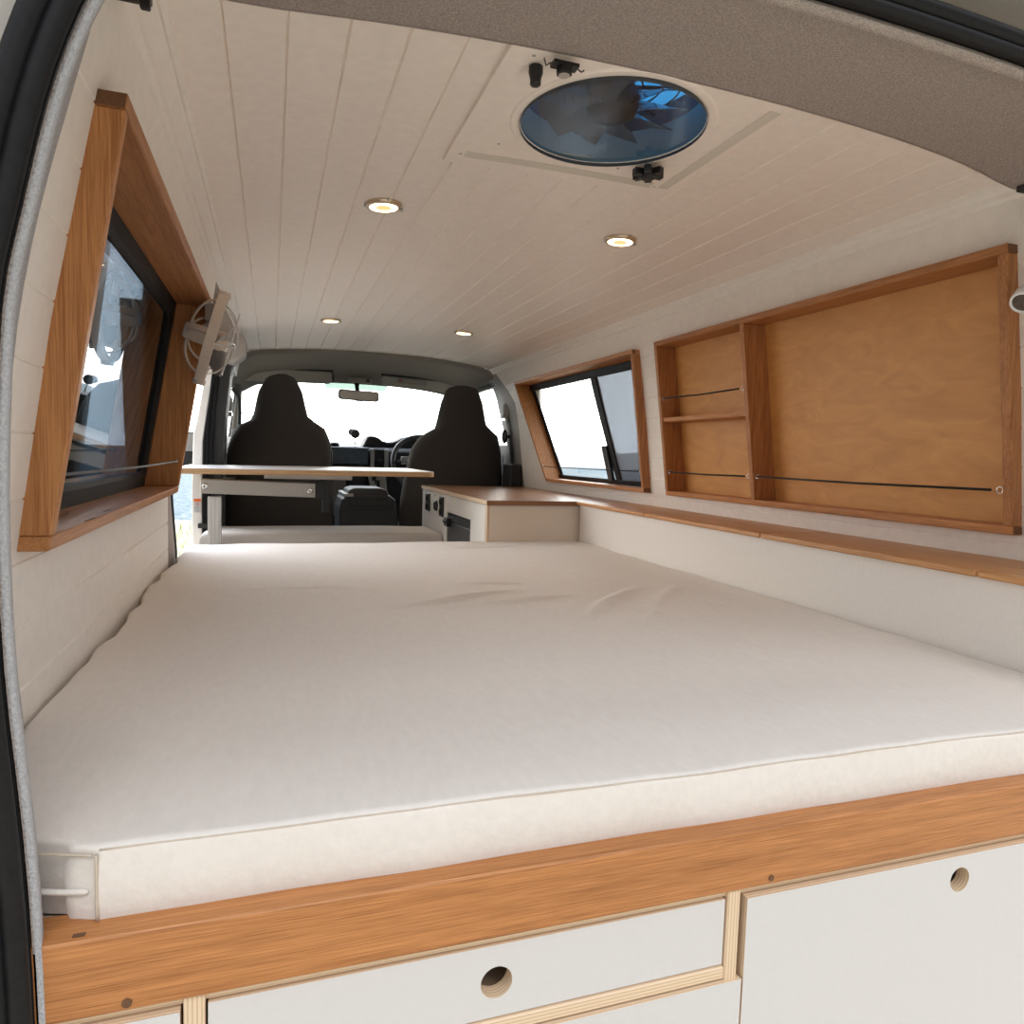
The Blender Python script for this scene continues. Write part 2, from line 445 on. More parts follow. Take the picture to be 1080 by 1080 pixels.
# ------------------------------------------------------------------ rear opening: felt lining, rubber seal, body flange
A = [(-.655, 0, -.62), (-.660, 0, -.11), (-.666, 0, .03), (-.676, 0, .14), (-.678, 0, .26), (-.672, 0, .387), (-.660, .002, .44), (-.646, .004, .51), (-.627, .010, .576),
     (-.598, .022, .640), (-.54, .036, .688), (-.46, .047, .716), (-.3, .056, .735), (-.15, .060, .744), (0, .061, .747)]
B = [(-.757, .33, -.62), (-.757, .335, -.11), (-.757, .312, .02), (-.757, .268, .15), (-.742, .225, .27), (-.725, .208, .40), (-.705, .205, .50), (-.688, .225, .59), (-.676, .247, .663),
     (-.666, .257, .712), (-.655, .26, .752), (-.56, .35, .785), (-.4, .352, .803), (-.2, .352, .814), (0, .352, .817)]
A += [(-x, y, z) for x, y, z in A[-2::-1]]
Bm = [(-x, y, z) for x, y, z in B[-2::-1]]
B += [(.2, .353, .814), (.4, .354, .804), (.56, .356, .788), (.66, .358, .764), (.670, .30, .735)] + Bm[5:]
def dens(P, k=3):
    out = []
    for a, c in zip(P, P[1:]):
        for i in range(k): out.append(V(a).lerp(V(c), i / k))
    out.append(V(P[-1])); return out
def smoothp(P, n=2):
    for _ in range(n): P = [P[0]] + [(P[i - 1] + P[i] * 2 + P[i + 1]) / 4 for i in range(1, len(P) - 1)] + [P[-1]]
    return P
Ad, Bd = smoothp(dens(A)), smoothp(dens(B))
cen = V((0, 0, .2))
rings = []
for t, out in ((0, 0), (.0, -.004), (.05, -.006), (.10, .004), (.16, .010), (.30, .010), (.55, .008), (.8, .006), (.96, .0), (1, .0), (1.0, .012)):
    r = []
    for p, q in zip(Ad, Bd):
        c = p.lerp(q, t); n = V((c.x, 0, c.z - .2 if c.z > .2 else 0)).normalized()
        r.append(c + n * out)
    rings.append(r)
b = MB(); b.loft(rings, closed=False)
tag(b.build('trim_4', [M['carpet']], smooth=True), 'grey felt lining around the rear door opening', kind='structure')
# pale felt on the side pillars is a separate lining
b = MB(); k0 = 26
for rev in (False, True):
    rr = []
    for r in rings:
        s_ = r[:k0] if not rev else r[len(r) - k0:]
        rr.append([p + V((.0015 if not rev else -.0015, -.0005, -.0005)) for p in s_])
    b.loft(rr, closed=False)
tag(b.build('trim_5', M['carpetl'], smooth=True), 'pale grey felt lining on the rear pillars', kind='structure')

# seal: ridged rubber following the opening
def offs(P, d, dy):
    out = []
    for i, p in enumerate(P):
        a, c = P[max(i - 1, 0)], P[min(i + 1, len(P) - 1)]
        t = V((c.x - a.x, 0, c.z - a.z)).normalized(); n = V((-t.z, 0, t.x))
        if n.dot(p - cen) < 0: n = -n
        out.append(p + n * d + V((0, dy, 0)))
    return out
b = MB()
b.tube(offs(Ad, .0075, -.008), .0075, 10); b.tube(offs(Ad, .0205, -.010), .0085, 10)
b.loft([offs(Ad, .0, -.003), offs(Ad, .014, -.004), offs(Ad, .029, -.004)], closed=False)
tag(b.build('trim_6', M['rubber'], smooth=True), 'ridged black rubber seal around the rear door opening', kind='structure')
b = MB()
sel = [i for i in range(len(Ad)) if Ad[i].z < .60]
lft = [i for i in sel if Ad[i].x < 0]; rgt = [i for i in sel if Ad[i].x > 0]
for idx in (lft, rgt):
    R_ = []
    for d, dy in ((.026, -.001), (.036, -.006), (.040, -.016), (.10, -.03), (.15, -.035), (.19, .03), (.2, .3)):
        of = offs(Ad, d, dy); R_.append([of[i] for i in idx])
    b.loft(R_, closed=False)
tag(b.build('trim_7', M['paint'], smooth=True), 'white painted rear body pillars beside the rubber seal', kind='structure')

# raised tailgate with dark glass
tg = empty('tailgate', (0, -.02, .80), 'raised rear door with dark glass above the rubber seal', 'tailgate')
def tgp(x, s, d): # along door s, thickness d
    return (x, -.03 - s * .72, .775 + s * .68 + d)
b = MB()
for (x0, x1, s0, s1) in ((-.72, .72, 0, .035), (-.72, .72, .62, 1.1), (-.72, -.64, .035, .62), (.64, .72, .035, .62)):
    b.hexa([tgp(x0, s0, 0), tgp(x1, s0, 0), tgp(x1, s0, .04), tgp(x0, s0, .04), tgp(x0, s1, 0), tgp(x1, s1, 0), tgp(x1, s1, .04), tgp(x0, s1, .04)])
b.build('inner_panel', M['blackm'], tg, bevel=.006)
b = MB(); b.hexa([tgp(-.64, .035, .01), tgp(.64, .035, .01), tgp(.64, .035, .02), tgp(-.64, .035, .02), tgp(-.64, .62, .01), tgp(.64, .62, .01), tgp(.64, .62, .02), tgp(-.64, .62, .02)])
b.build('rear_glass', plain('dark_green_privacy_glass', (.055, .062, .050), .25, var=.1), tg)

# ------------------------------------------------------------------ mattress
def padding(xlf, xrf, y0, y1, t, rad, nx, ny, name, mat, wob=None, front=None, top=0):
    """padded slab: xlf/xrf give left and right edge by y"""
    side = [(0, -t), (-.0, -t * .75), (.0012, -t * .45)]
    prof = [(0.0, -t), (-.002, -t * .7), (-.002, -t * .4)]
    for k in range(7):
        a = PI / 2 * k / 6; prof.append((rad * (1 - math.cos(a)), -rad + rad * math.sin(a)))
    def axis(n):
        L_ = [(p[0], 0, p[1]) for p in prof]
        mid = [(0, (k + 1) / (n + 1), 0) for k in range(n)]
        R_ = [(-p[0], 1, p[1]) for p in prof[::-1]]
        return L_ + mid + R_
    ax, ay = axis(nx), axis(ny)
    b = MB(); g = []
    for (sy, fy, hy) in ay:
        row = []
        y = y0 + rad * 0 + fy * (y1 - y0) + sy
        for (sx, fx, hx) in ax:
            a, c = xlf(y), xrf(y)
            if fx not in (0, 1): x = a + rad + fx * (c - a - 2 * rad)
            else: x = (a if fx == 0 else c) + sx
            yy = y if fy in (0, 1) else y0 + rad + fy * (y1 - y0 - 2 * rad)
            z = min(hx, hy)
            if wob: x, yy, z = wob(x, yy, z, fx, fy)
            row.append(b.v((x, yy, z + top)))
        g.append(row)
    for i in range(len(g) - 1):
        for j in range(len(g[0]) - 1): b.face([g[i][j], g[i][j + 1], g[i + 1][j + 1], g[i + 1][j]])
    b.face(g[0][::-1]) if False else None
    return b

def mxl(y):
    base = pair(y, [(.022, -.630), (.040, -.684), (.10, -.706), (.20, -.745), (.30, -.757), (.45, -.751), (2, -.749)])
    return base + .004 + (.004 * math.sin(y * 9 + 1) + .0035 * math.sin(y * 27 + 1) + .002 * math.sin(y * 49)) * min(1, max(0, (y - .30) * 3))
WR = [  # wrinkles on the cover: start, end, height, width
    ((-.02, .92), (-.28, .80), .0045, .012), ((.10, .84), (-.10, .80), .004, .011), ((-.10, 1.02), (.06, 1.0), .003, .010),
    ((.12, .74), (.30, .90), .0035, .018), ((.06, .66), (.18, .80), .0035, .018), ((.22, .70), (.40, .90), .0025, .02), ((.15, .60), (.22, .68), .0025, .02),
    ((-.55, 1.02), (-.30, 1.0), .002, .01), ((.0, 1.62), (.3, 1.66), .002, .012)]
def mwob(x, y, z, fx, fy):
    k = 1 if z > -.02 else .4
    dz = 0
    p = V((x * 3, y * 3, .3)); dz += (noise.noise(p) * .0045 + noise.noise(p * 3) * .0022 + noise.noise(p * 8) * .0007) * k
    if z > -.01:
        for a, c, h, w in WR:
            ax_, ay_ = a; bx, by = c; dx, dy = bx - ax_, by - ay_; L2 = dx * dx + dy * dy
            t = ((x - ax_) * dx + (y - ay_) * dy) / L2; tt = min(1, max(0, t))
            bend = .012 * math.sin(tt * PI)
            qx, qy = ax_ + dx * tt - dy * bend, ay_ + dy * tt + dx * bend
            d = math.hypot(x - qx, y - qy)
            if d < w * 3: dz += 2.0 * h * math.exp(-(d / (w * .75)) ** 2) * math.sin(PI * min(1, max(0, .1 + .8 * tt)))
        dz -= .004 * max(0, 1 - abs(y - 1.83) / .12)
    dyy = 0
    if z <= -.004 and y < .1: dyy = noise.noise(V((x * 9, z * 30, 5))) * .002
    return x, y + dyy, z + dz
mat_root = empty('mattress', (-.1, .9, -.058), 'large natural canvas bed mattress filling the rear of the van', 'mattress')
b = padding(mxl, lambda y: .546, .022, 1.83, .056, .007, 170, 220, 'cover', M['fabric'], mwob)
b.build('cover', M['fabric'], mat_root, smooth=True, doubles=True)
# stitched seam along the front top edge and down the corner
def mz(x, y): return mwob(x, y, 0, .5, .5)[2]
b = MB()
pts = [(-.626 + 1.165 * i / 90, .0235, -.0035 + mz(-.626 + 1.165 * i / 90, .03) * .8) for i in range(91)]
b.tube(pts, .0011, 6)
b.tube([(-.6275, .0205, -.004 - .05 * i / 10) for i in range(11)], .0013, 6)
b.tube([(-.630 - .054 * (i / 12), .0215 + .018 * i / 12, -.0045) for i in range(13)], .0011, 6)
b.build('seam', M['seam'], mat_root, smooth=True)
b = MB(); b.tube([(-.6335 - .046 * i / 12, .0225 + .0150 * i / 12, -.032 - .001 * math.sin(i / 12 * PI)) for i in range(13)], [.0012] + [.0022] * 11 + [.0012], 8)
b.build('fold', M['fabric'], mat_root, smooth=True)

# front seat cushion
def cxl(y): return -.775 + .0 * y
cush = padding(cxl, lambda y: .196, 2.47, 2.80, .09, .022, 60, 24, 'seat_cushion', M['fabric'], lambda x, y, z, fx, fy: (x + (.035 * max(0, (y - 2.6) / .2) if fx == 0 else 0), y, z + noise.noise(V((x * 4, y * 4, 1))) * .004), top=-.045)
o = cush.build('seat_cushion', M['fabric'], smooth=True, doubles=True)
tag(o, 'pale canvas bench cushion behind the front seats, under the table', 'cushion')
b = MB(); b.box(-.75, .19, 2.44, 2.80, -.61, -.137)
tag(b.build('bench_box', M['creamw'], bevel=.002), 'white box carrying the bench cushion, hidden beyond the mattress', 'bench')

# ------------------------------------------------------------------ bed base with rail, drawers and doors
bc = empty('bed_base_cabinet', (0, .3, -.62), 'bed base with oak rail, white drawers and white doors below the mattress', 'cabinet')
b = MB(); b.box(-.70, .70, .0, .038, -.1145, -.0545); b.build('oak_rail', M['woodX'], bc, bevel=.004, seg=3)
b = MB()
for (x, z, r) in ((-.605, -.107, .0035), (-.0455, -.1065, .003)):
    b.lathe((x, -.0003, z), (0, -1, 0), [(r, -.004), (r, .0006), (0, .0006)], 14)
b.box(-.640, -.632, .005, .009, -.0543, -.0540)
build_each(b, 'knot', M['knot'], bc)
b = MB(); b.box(-.735, .546, .042, 1.825, -.075, -.059); b.build('slat_base', M['plyy'], bc)
b = MB(); b.box(-.74, -.72, .24, 1.82, -.61, -.076); b.box(-.66, .54, .5, .52, -.61, -.076); b.build('carcass_panel', M['creamw'], bc)
def board(name, x0, x1, z0, z1, y0, y1, m, bev=.0012): return MB().box(x0, x1, y0, y1, z0, z1).build(name, m, bc, bevel=bev)
board('divider', -.5685, -.5535, -.61, -.1150, .004, .48, M['plyx'])
board('divider', -.0905, -.0765, -.61, -.1150, .004, .48, M['plyx'])
board('front_strip', -.70, .70, -.1225, -.1150, .008, .030, M['plyz'])
board('cross_rail', -.5530, -.0910, -.2035, -.1915, .004, .48, M['plyz'])

def panel_hole(name, x0, x1, z0, z1, hx, hz, hr, y, th, mats, root, n=40):
    """laminate faced ply panel with a round finger hole cut right through"""
    b = MB()
    def outer_pt(a):
        c, s = math.cos(a), math.sin(a); t = 1e9
        if c > 1e-9: t = min(t, (x1 - hx) / c)
        if c < -1e-9: t = min(t, (x0 - hx) / c)
        if s > 1e-9: t = min(t, (z1 - hz) / s)
        if s < -1e-9: t = min(t, (z0 - hz) / s)
        return hx + c * t, hz + s * t
    angs = [2 * PI * k / n for k in range(n)] + [math.atan2(zc - hz, xc - hx) % (2 * PI) for xc in (x0, x1) for zc in (z0, z1)]
    angs = sorted(set(round(a, 6) for a in angs)); n = len(angs)
    rg = []
    e = .0012
    for (yy, mode) in ((y, 'h'), (y, 'o'), (y + th, 'o'), (y + th, 'h')):
        r = []
        for a in angs:
            if mode == 'h': r.append(b.v((hx + hr * math.cos(a), yy, hz + hr * math.sin(a))))
            else:
                p = outer_pt(a); r.append(b.v((p[0], yy, p[1])))
        rg.append(r)
    for k, mi in ((0, 0), (1, 1), (2, 0), (3, 1)):
        b.mi = mi; a_, c_ = rg[k], rg[(k + 1) % 4]
        for i in range(n): j = (i + 1) % n; b.face([a_[i], a_[j], c_[j], c_[i]])
    return b.build(name, mats, root)
PM = [M['white'], M['plyy']]
dr = panel_hole('drawer', -.5515, -.0925, -.1895, -.1240, -.322, -.158, .0143, .006, .015, PM, bc)
b = MB(); b.box(-.545, -.10, .03, .45, -.188, -.183); b.box(-.545, -.54, .021, .45, -.183, -.135); b.box(-.105, -.10, .021, .45, -.183, -.135)
b.build('drawer_box', M['plyz'], dr if False else bc)
panel_hole('drawer', -.5515, -.0725, -.43, -.2055, -.322, -.32, .0143, .001, .015, PM, bc)
panel_hole('door', -.0705, .66, -.60, -.1240, .207, -.1515, .0137, .001, .015, PM, bc)
panel_hole('door', -.70, -.5705, -.60, -.1240, -.64, -.40, .0143, .002, .015, PM, bc)

# ------------------------------------------------------------------ side bench with oak lids
sb = empty('side_bench', (.64, .9, -.62), 'long white storage bench with oak lids below the shelf', 'bench')
MB().box(.552, .568, .03, 1.81, -.61, .1275).build('side_panel', M['creamw'], sb)
MB().box(.568, .735, .03, 1.81, -.61, -.59).build('bottom_panel', M['creamw'], sb)
for y0, y1 in ((.032, .265), (.270, .786), (.791, 1.319), (1.324, 1.811)):
    b = MB(); b.box(.536, .740, y0, y1, .1285, .1405); b.build('lid', M['woodXe'], sb, bevel=.0035, seg=3)

# ------------------------------------------------------------------ galley cabinet with worktop, fridge and sockets
kc = empty('galley_cabinet', (.45, 2.4, -.62), 'white galley cabinet behind the driver seat with sockets in its face', 'cabinet')
MB().box(.212, .738, 1.825, 1.840, -.61, .1225).build('end_panel', M['cream'], kc)
MB().box(.2045, .2125, 1.8235, 1.8405, -.61, .1225).build('edge_strip', M['plyx'], kc)
b = MB()
for (y0, y1, z0, z1) in ((1.842, 2.035, -.61, .1215), (2.035, 2.432, .052, .1215), (2.035, 2.432, -.61, -.30), (2.435, 2.94, -.61, .1215), (2.415, 2.432, -.30, .052)):
    b.box(.203, .2125, y0, y1, z0, z1)
b.build('front_panel', M['creamw'], kc, bevel=.0008)
MB().box(.212, .738, 2.925, 2.94, -.61, .1215).build('end_panel', M['creamw'], kc)
for (y, z, hy, hz) in ((2.66, .066, .035, .038),):
    o = MB().box(.197, .203, y - hy - .04, y + hy - .03, z - hz, z + hz).build('socket', M['black'], kc, bevel=.003)
def sock(y0, y1, z0, z1, name):
    b = MB(); b.box(.1965, .203, y0, y1, z0, z1); o = b.build(name, M['black'], kc, bevel=.004)
    b = MB(); n_ = 2
    for k in range(n_):
        b.lathe((.1965, (y0 + y1) / 2, z0 + (z1 - z0) * (k + .5) / n_), (-1, 0, 0), [(.016, 0), (.016, .004), (.012, .006), (.011, .002), (0, .002)], 20)
    build_each(b, 'socket_ring', M['blackm'], o, smooth=False)
bpy.data.objects.remove(o)
sock(2.755, 2.845, .025, .110, 'socket'); sock(2.475, 2.545, .022, .112, 'socket')
b = MB(); b.lathe((.203, 2.615, .062), (-1, 0, 0), [(.024, 0), (.024, .006), (.018, .012), (.016, .006), (0, .006)], 24); b.build('round_switch', M['black'], kc)
MB().box(.201, .203, 2.645, 2.652, .103, .112).build('indicator', plain('teal_indicator', (.03, .16, .18), .3), kc)

wt = empty('worktop', (.47, 2.38, .12), 'walnut brown worktop on the galley cabinet beside the right window', 'worktop')
b = MB(); b.box(.200, .741, 1.8155, 2.95, .1245, .1405); o = b.build('top_board', M['walnut'], wt, bevel=.0015)
MB().box(.1985, .2002, 1.8155, 2.95, .1243, .1400).build('ply_edge', M['plyz'], wt)
MB().box(.2000, .534, 1.8135, 1.8155, .1243, .1403).build('front_edge', M['walnutx'], wt)

fr = empty('fridge', (.35, 2.22, -.30), 'black built-in fridge with a latch in the cabinet face', 'fridge')
MB().box(.216, .60, 2.038, 2.412, -.295, .049).build('body', M['blackm'], fr)
MB().box(.206, .2155, 2.042, 2.408, -.29, .012).build('door', M['dark'], fr, bevel=.003)
b = MB(); b.box(.206, .2155, 2.042, 2.408, .018, .046)
for k in range(3): b.box(.2035, .206, 2.045, 2.405, .020 + k * .009, .023 + k * .009)
b.build('vent_grille', M['black'], fr)
b = MB(); b.box(.186, .206, 2.345, 2.405, -.006, .030); b.box(.180, .190, 2.350, 2.400, .006, .02); b.build('latch', M['black'], fr, bevel=.003)
MB().box(.2035, .206, 2.045, 2.34, .0125, .0155).build('chrome_line', M['steel'], fr)

# ------------------------------------------------------------------ leaning board frames on the walls
def lean(b, X, d0, d1, y0, y1, z0, z1):
    """board between heights z0..z1; y may be function of z; d = depth offset from front line X(z)"""
    f0 = y0 if callable(y0) else (lambda z: y0); f1 = y1 if callable(y1) else (lambda z: y1)
    b.hexa([(X(z0) + d0, f0(z0), z0), (X(z0) + d1, f0(z0), z0), (X(z1) + d1, f0(z1), z1), (X(z1) + d0, f0(z1), z1),
            (X(z0) + d0, f1(z0), z0), (X(z0) + d1, f1(z0), z0), (X(z1) + d1, f1(z1), z1), (X(z1) + d0, f1(z1), z1)])
def line(x0, z0, x1, z1): return lambda z: x0 + (x1 - x0) * (z - z0) / (z1 - z0)

# left window -----------------------------------------------------
w1 = empty('window_1', (-.76, .85, .18), 'left side window in a deep oak frame', kind='structure')
XF = line(-.728, .18, -.649, .655); D = -.088
T = .0165
b = MB(); lean(b, XF, D, 0, LWY0, LWY0 + T, LWZ0 + T, LWZ1 - T); b.build('side_board', M['woodZl'], w1, bevel=.0025)
b = MB(); lean(b, XF, D, 0, LWY1 - T, LWY1, LWZ0 + T, LWZ1 - T); b.build('side_board', M['woodZl'], w1, bevel=.0025)
b = MB(); lean(b, XF, D, 0, LWY0, LWY1, LWZ0, LWZ0 + T); b.build('sill_board', M['woodYl'], w1, bevel=.0035, seg=3)
b = MB(); lean(b, XF, D, 0, LWY0, LWY1, LWZ1 - T, LWZ1); b.build('top_board', M['woodY'], w1, bevel=.0025)
b = MB()
lean(b, XF, -.030, -.001, LWY0 - .0005, LWY0, LWZ1 - T + .001, LWZ1 - .001)
build_each(b, 'end_grain', M['endgrain'], w1)
b = MB()
for (y, w_, d) in ((.47, .05, -.004), (.62, .035, -.012), (.56, .02, -.05), (.52, .02, -.06), (.60, .014, -.055)):
    b.box(XF(LWZ0 + T) + d - .0015, XF(LWZ0 + T) + d + .0008, y, y + w_, LWZ0 + T - .0003, LWZ0 + T + .0004)
b.box(-.7315, -.7305, .50, .535, .1875, .189); b.box(-.7315, -.7305, .445, .485, .1865, .188)
build_each(b, 'knot', M['knot'], w1)
def rounded_frame(b, P, y0, y1, z0, z1, bw, rad, th, n=8):
    """P(y,z,d) -> point ; frame band of width bw with rounded inner corners, thickness th"""
    def loop(ya, yb, za, zb, r, d):
        out = []
        for (cy_, cz_, a0) in ((yb - r, zb - r, 0), (ya + r, zb - r, 90), (ya + r, za + r, 180), (yb - r, za + r, 270)):
            for k in range(n + 1):
                a = math.radians(a0 + 90 * k / n); out.append(P(cy_ + r * math.cos(a), cz_ + r * math.sin(a), d))
        return out
    R_ = [loop(y0, y1, z0, z1, .001, 0), loop(y0, y1, z0, z1, .001, th), loop(y0 + bw * .75, y1 - bw * .75, z0 + bw * .75, z1 - bw * .75, rad * .9, th), loop(y0 + bw, y1 - bw, z0 + bw, z1 - bw, rad, th * .5), loop(y0 + bw, y1 - bw, z0 + bw, z1 - bw, rad, 0)]
    Q = [b.ring(r) for r in R_]; m = len(Q[0])
    for a in range(len(Q)):
        c = (a + 1) % len(Q)
        for i in range(m): j = (i + 1) % m; b.face([Q[a][i], Q[a][j], Q[c][j], Q[c][i]])
b = MB(); PW = lambda y, z, d: (XF(z) + D + .0005 + d, y, z)
rounded_frame(b, PW, LWY0 + T, LWY1 - T, LWZ0 + T, LWZ1 - T, .034, .035, .012)
b.build('rubber_gasket', M['rubber'], w1)
b = MB(); b.hexa([PW(LWY0 + .02, .2, -.002), PW(LWY0 + .02, .2, .002), PW(LWY0 + .02, .64, .002), PW(LWY0 + .02, .64, -.002), PW(LWY1 - .02, .2, -.002), PW(LWY1 - .02, .2, .002), PW(LWY1 - .02, .64, .002), PW(LWY1 - .02, .64, -.002)])
b.build('pane', M['gl_left'], w1)
b = MB(); b.tube([(-.730, LWY0 + T + .004, .2590), (-.7285, .85, .2560), (-.728, LWY1 - T - .004, .2575)], .0019, 8); cd = b.build('cord', M['wire'], w1, smooth=True)
b = MB()
for y in (LWY0 + T + .003, LWY1 - T - .003): b.ball((-.729, y, .258), .004)
build_each(b, 'hook', M['steel'], w1, smooth=True)

# right window ----------------------------------------------------
w2 = empty('window_2', (.76, 2.1, .185), 'right side sliding window in an oak frame with insect screen', kind='structure')
XG = line(.705, RWZ0, .636, RWZ1); DG = .088
b = MB(); lean(b, XG, 0, DG, lambda z: rwy0(z), lambda z: rwy0(z) + .015, RWZ0 + .015, RWZ1 - .015); b.build('side_board', M['woodZ'], w2, bevel=.002)
b = MB(); lean(b, XG, 0, DG, lambda z: rwy1(z) - .016, rwy1, RWZ0 + .015, RWZ1 - .015); b.build('side_board', M['woodZl'], w2, bevel=.002)
b = MB(); lean(b, XG, 0, DG, rwy0, rwy1, RWZ0, RWZ0 + .015); b.build('sill_board', M['woodYl'], w2, bevel=.002)
b = MB(); lean(b, XG, 0, DG, rwy0, rwy1, RWZ1 - .015, RWZ1); b.build('top_board', M['woodYl'], w2, bevel=.002)
b = MB(); lean(b, XG, .001, .03, 1.6274, 1.6278, RWZ0 + .001, RWZ0 + .0145); lean(b, XG, .001, .012, 1.6274, 1.6278, RWZ1 - .0145, RWZ1 - .001); build_each(b, 'end_grain', M['endgrain'], w2)
def PG(y, z, d): return (XG(z) + DG - .002 - d, y, z)
b = MB()
def yq(f, z):  # f 0..1 across the slanted opening
    a, c = rwy0(z) + .015, rwy1(z) - .016; return a + (c - a) * f
def PGf(f, z, d): return PG(yq(f, z), z, d)
zA, zB = RWZ0 + .015, RWZ1 - .015
def bar(b, f0, f1, z0, z1, d0, d1, w0=0):
    b.hexa([PGf(f0, z0, d0), PGf(f1, z0, d0), PGf(f1, z0, d1), PGf(f0, z0, d1), PGf(f0, z1, d0), PGf(f1, z1, d0), PGf(f1, z1, d1), PGf(f0, z1, d1)])
bar(b, 0, 1, zB - .030, zB, 0, .014); bar(b, 0, 1, zA, zA + .018, 0, .016); bar(b, .97, 1, zA, zB, 0, .008); bar(b, 0, .03, zA, zB, 0, .01)
b.build('track_frame', M['rubber'], w2, bevel=.002)
b = MB(); 
for k in range(12):
    t0, t1 = k / 12, (k + 1) / 12
    def fd(t): return .37 + .03 * math.sin(t * 1.7) + .02 * t - .02
    z0, z1 = zA + .018 + (zB - zA - .048) * t0, zA + .018 + (zB - zA - .048) * t1
    b.hexa([PGf(fd(t0) - .03, z0, 0), PGf(fd(t0) + .012, z0, 0), PGf(fd(t0) + .012, z0, .012), PGf(fd(t0) - .03, z0, .012),
            PGf(fd(t1) - .03, z1, 0), PGf(fd(t1) + .012, z1, 0), PGf(fd(t1) + .012, z1, .012), PGf(fd(t1) - .03, z1, .012)])
b.build('mullion', M['rubber'], w2, doubles=True)
b = MB(); bar(b, .378, .42, zA + .012, zA + .15, .006, .022); b.build('handle', M['black'], w2, bevel=.003)
b = MB(); bar(b, .37, 1, zA, zB, -.001, .001); b.build('pane', M['gl_clear'], w2)
b = MB(); bar(b, 0, .37, zA, zB, -.001, .001); b.build('pane', M['gl_door'], w2)
b = MB(); bar(b, 0, .37, zA, zB, .006, .0062); b.build('insect_screen', M['mesh'], w2)
b = MB(); b.tube([(.702, rwy0(.25) + .018, .257), (.700, 2.1, .254), (.6985, rwy1(.25) - .018, .2545)], .0016, 8); b.build('cord', M['cord'], w2, smooth=True)
b = MB()
for y in (rwy0(.25) + .018, rwy1(.25) - .018): b.ball((.700, y, .256), .0045)
build_each(b, 'hook', M['steel'], w2, smooth=True)

# ------------------------------------------------------------------ recessed wall shelf
sh = empty('wall_shelf', (.72, .92, .185), 'recessed oak wall shelf with birch ply back and elastic cords', 'shelf')
XS = line(.712, SHZ0, .641, SHZ1); DS = .070
b = MB(); lean(b, XS, 0, DS, SHY0, SHY0 + .018, SHZ0 + .015, SHZ1 - .015); b.build('side_board', M['woodZ'], sh, bevel=.002)
b = MB(); lean(b, XS, 0, DS, SHY1 - .015, SHY1, SHZ0 + .015, SHZ1 - .015); b.build('side_board', M['woodZ'], sh, bevel=.002)
b = MB(); lean(b, XS, 0, DS, SHY0, SHY1, SHZ1 - .015, SHZ1); b.build('top_board', M['woodY'], sh, bevel=.002)
b = MB(); lean(b, XS, 0, DS, SHY0, SHY1, SHZ0, SHZ0 + .015); b.build('bottom_board', M['woodYl'], sh, bevel=.002)
b = MB(); lean(b, XS, 0, DS, 1.040, 1.057, SHZ0 + .015, SHZ1 - .015); b.build('divider', M['woodZ'], sh, bevel=.002)
b = MB(); lean(b, XS, .004, DS, 1.058, 1.479, .420, .434); b.build('shelf_board', M['woodYl'], sh, bevel=.003)
b = MB(); lean(b, XS, DS - .001, DS + .008, SHY0 + .01, SHY1 - .01, SHZ0 + .01, SHZ1 - .01); b.build('back_panel', M['birch'], sh)
b = MB(); lean(b, XS, .001, .03, SHY0 - .0006, SHY0, SHZ1 - .0145, SHZ1 - .001); lean(b, XS, .001, .035, SHY0 - .0006, SHY0, SHZ0 + .001, SHZ0 + .0145); build_each(b, 'end_grain', M['endgrain'], sh)
for (ya, yb, z) in ((1.062, 1.476, .494), (1.062, 1.476, .2615), (.362, 1.036, .2620)):
    x = XS(z) + .006
    b = MB(); b.tube([(x, ya + .022, z), (x + .001, (ya + yb) / 2, z - .002), (x, yb - .010, z)], .0024, 8); c_ = b.build('elastic_cord', M['cord'], sh, smooth=True)
    for y in (ya + .006, yb - .004):
        b = MB(); b.tube([(x + .001, y + .006 * math.cos(a * PI / 6), z + .006 * math.sin(a * PI / 6)) for a in range(12)], .0012, 6, closed=True)
        b.build('eye_hook', M['steel'], c_, smooth=True)

# ------------------------------------------------------------------ reading spotlight on the right wall
sp = empty('spotlight', (.66, .29, .57), 'white spotlight on the wall at the near end of the shelf', 'lamp')
c0 = V((.612, .282, .566)); ax = V((-.62, -.22, -.52)).normalized()
b = MB(); b.lathe(c0, ax, [(0, -.034), (.008, -.0335), (.013, -.030), (.0175, -.018), (.0185, .006), (.0178, .012), (.0152, .0135), (.0146, .009)], 28); b.build('head', M['lampw'], sp, smooth=True)
b = MB(); b.lathe(c0, ax, [(.0148, .0095), (.010, .0115), (0, .012)], 24); b.build('lens', M['lampglass'], sp, smooth=True)
b = MB(); b.tube([c0 - ax * .006 + V((.0, .0, .016)), c0 + V((.02, .006, .028)), (.668, .296, .590)], .004, 10); b.build('arm', M['alup'], sp, smooth=True)
b = MB(); b.lathe((.6755, .298, .592), (-1, 0, 0), [(.018, 0), (.018, .007), (.012, .011), (0, .011)], 20); b.build('base_plate', M['lampw'], sp, smooth=True)

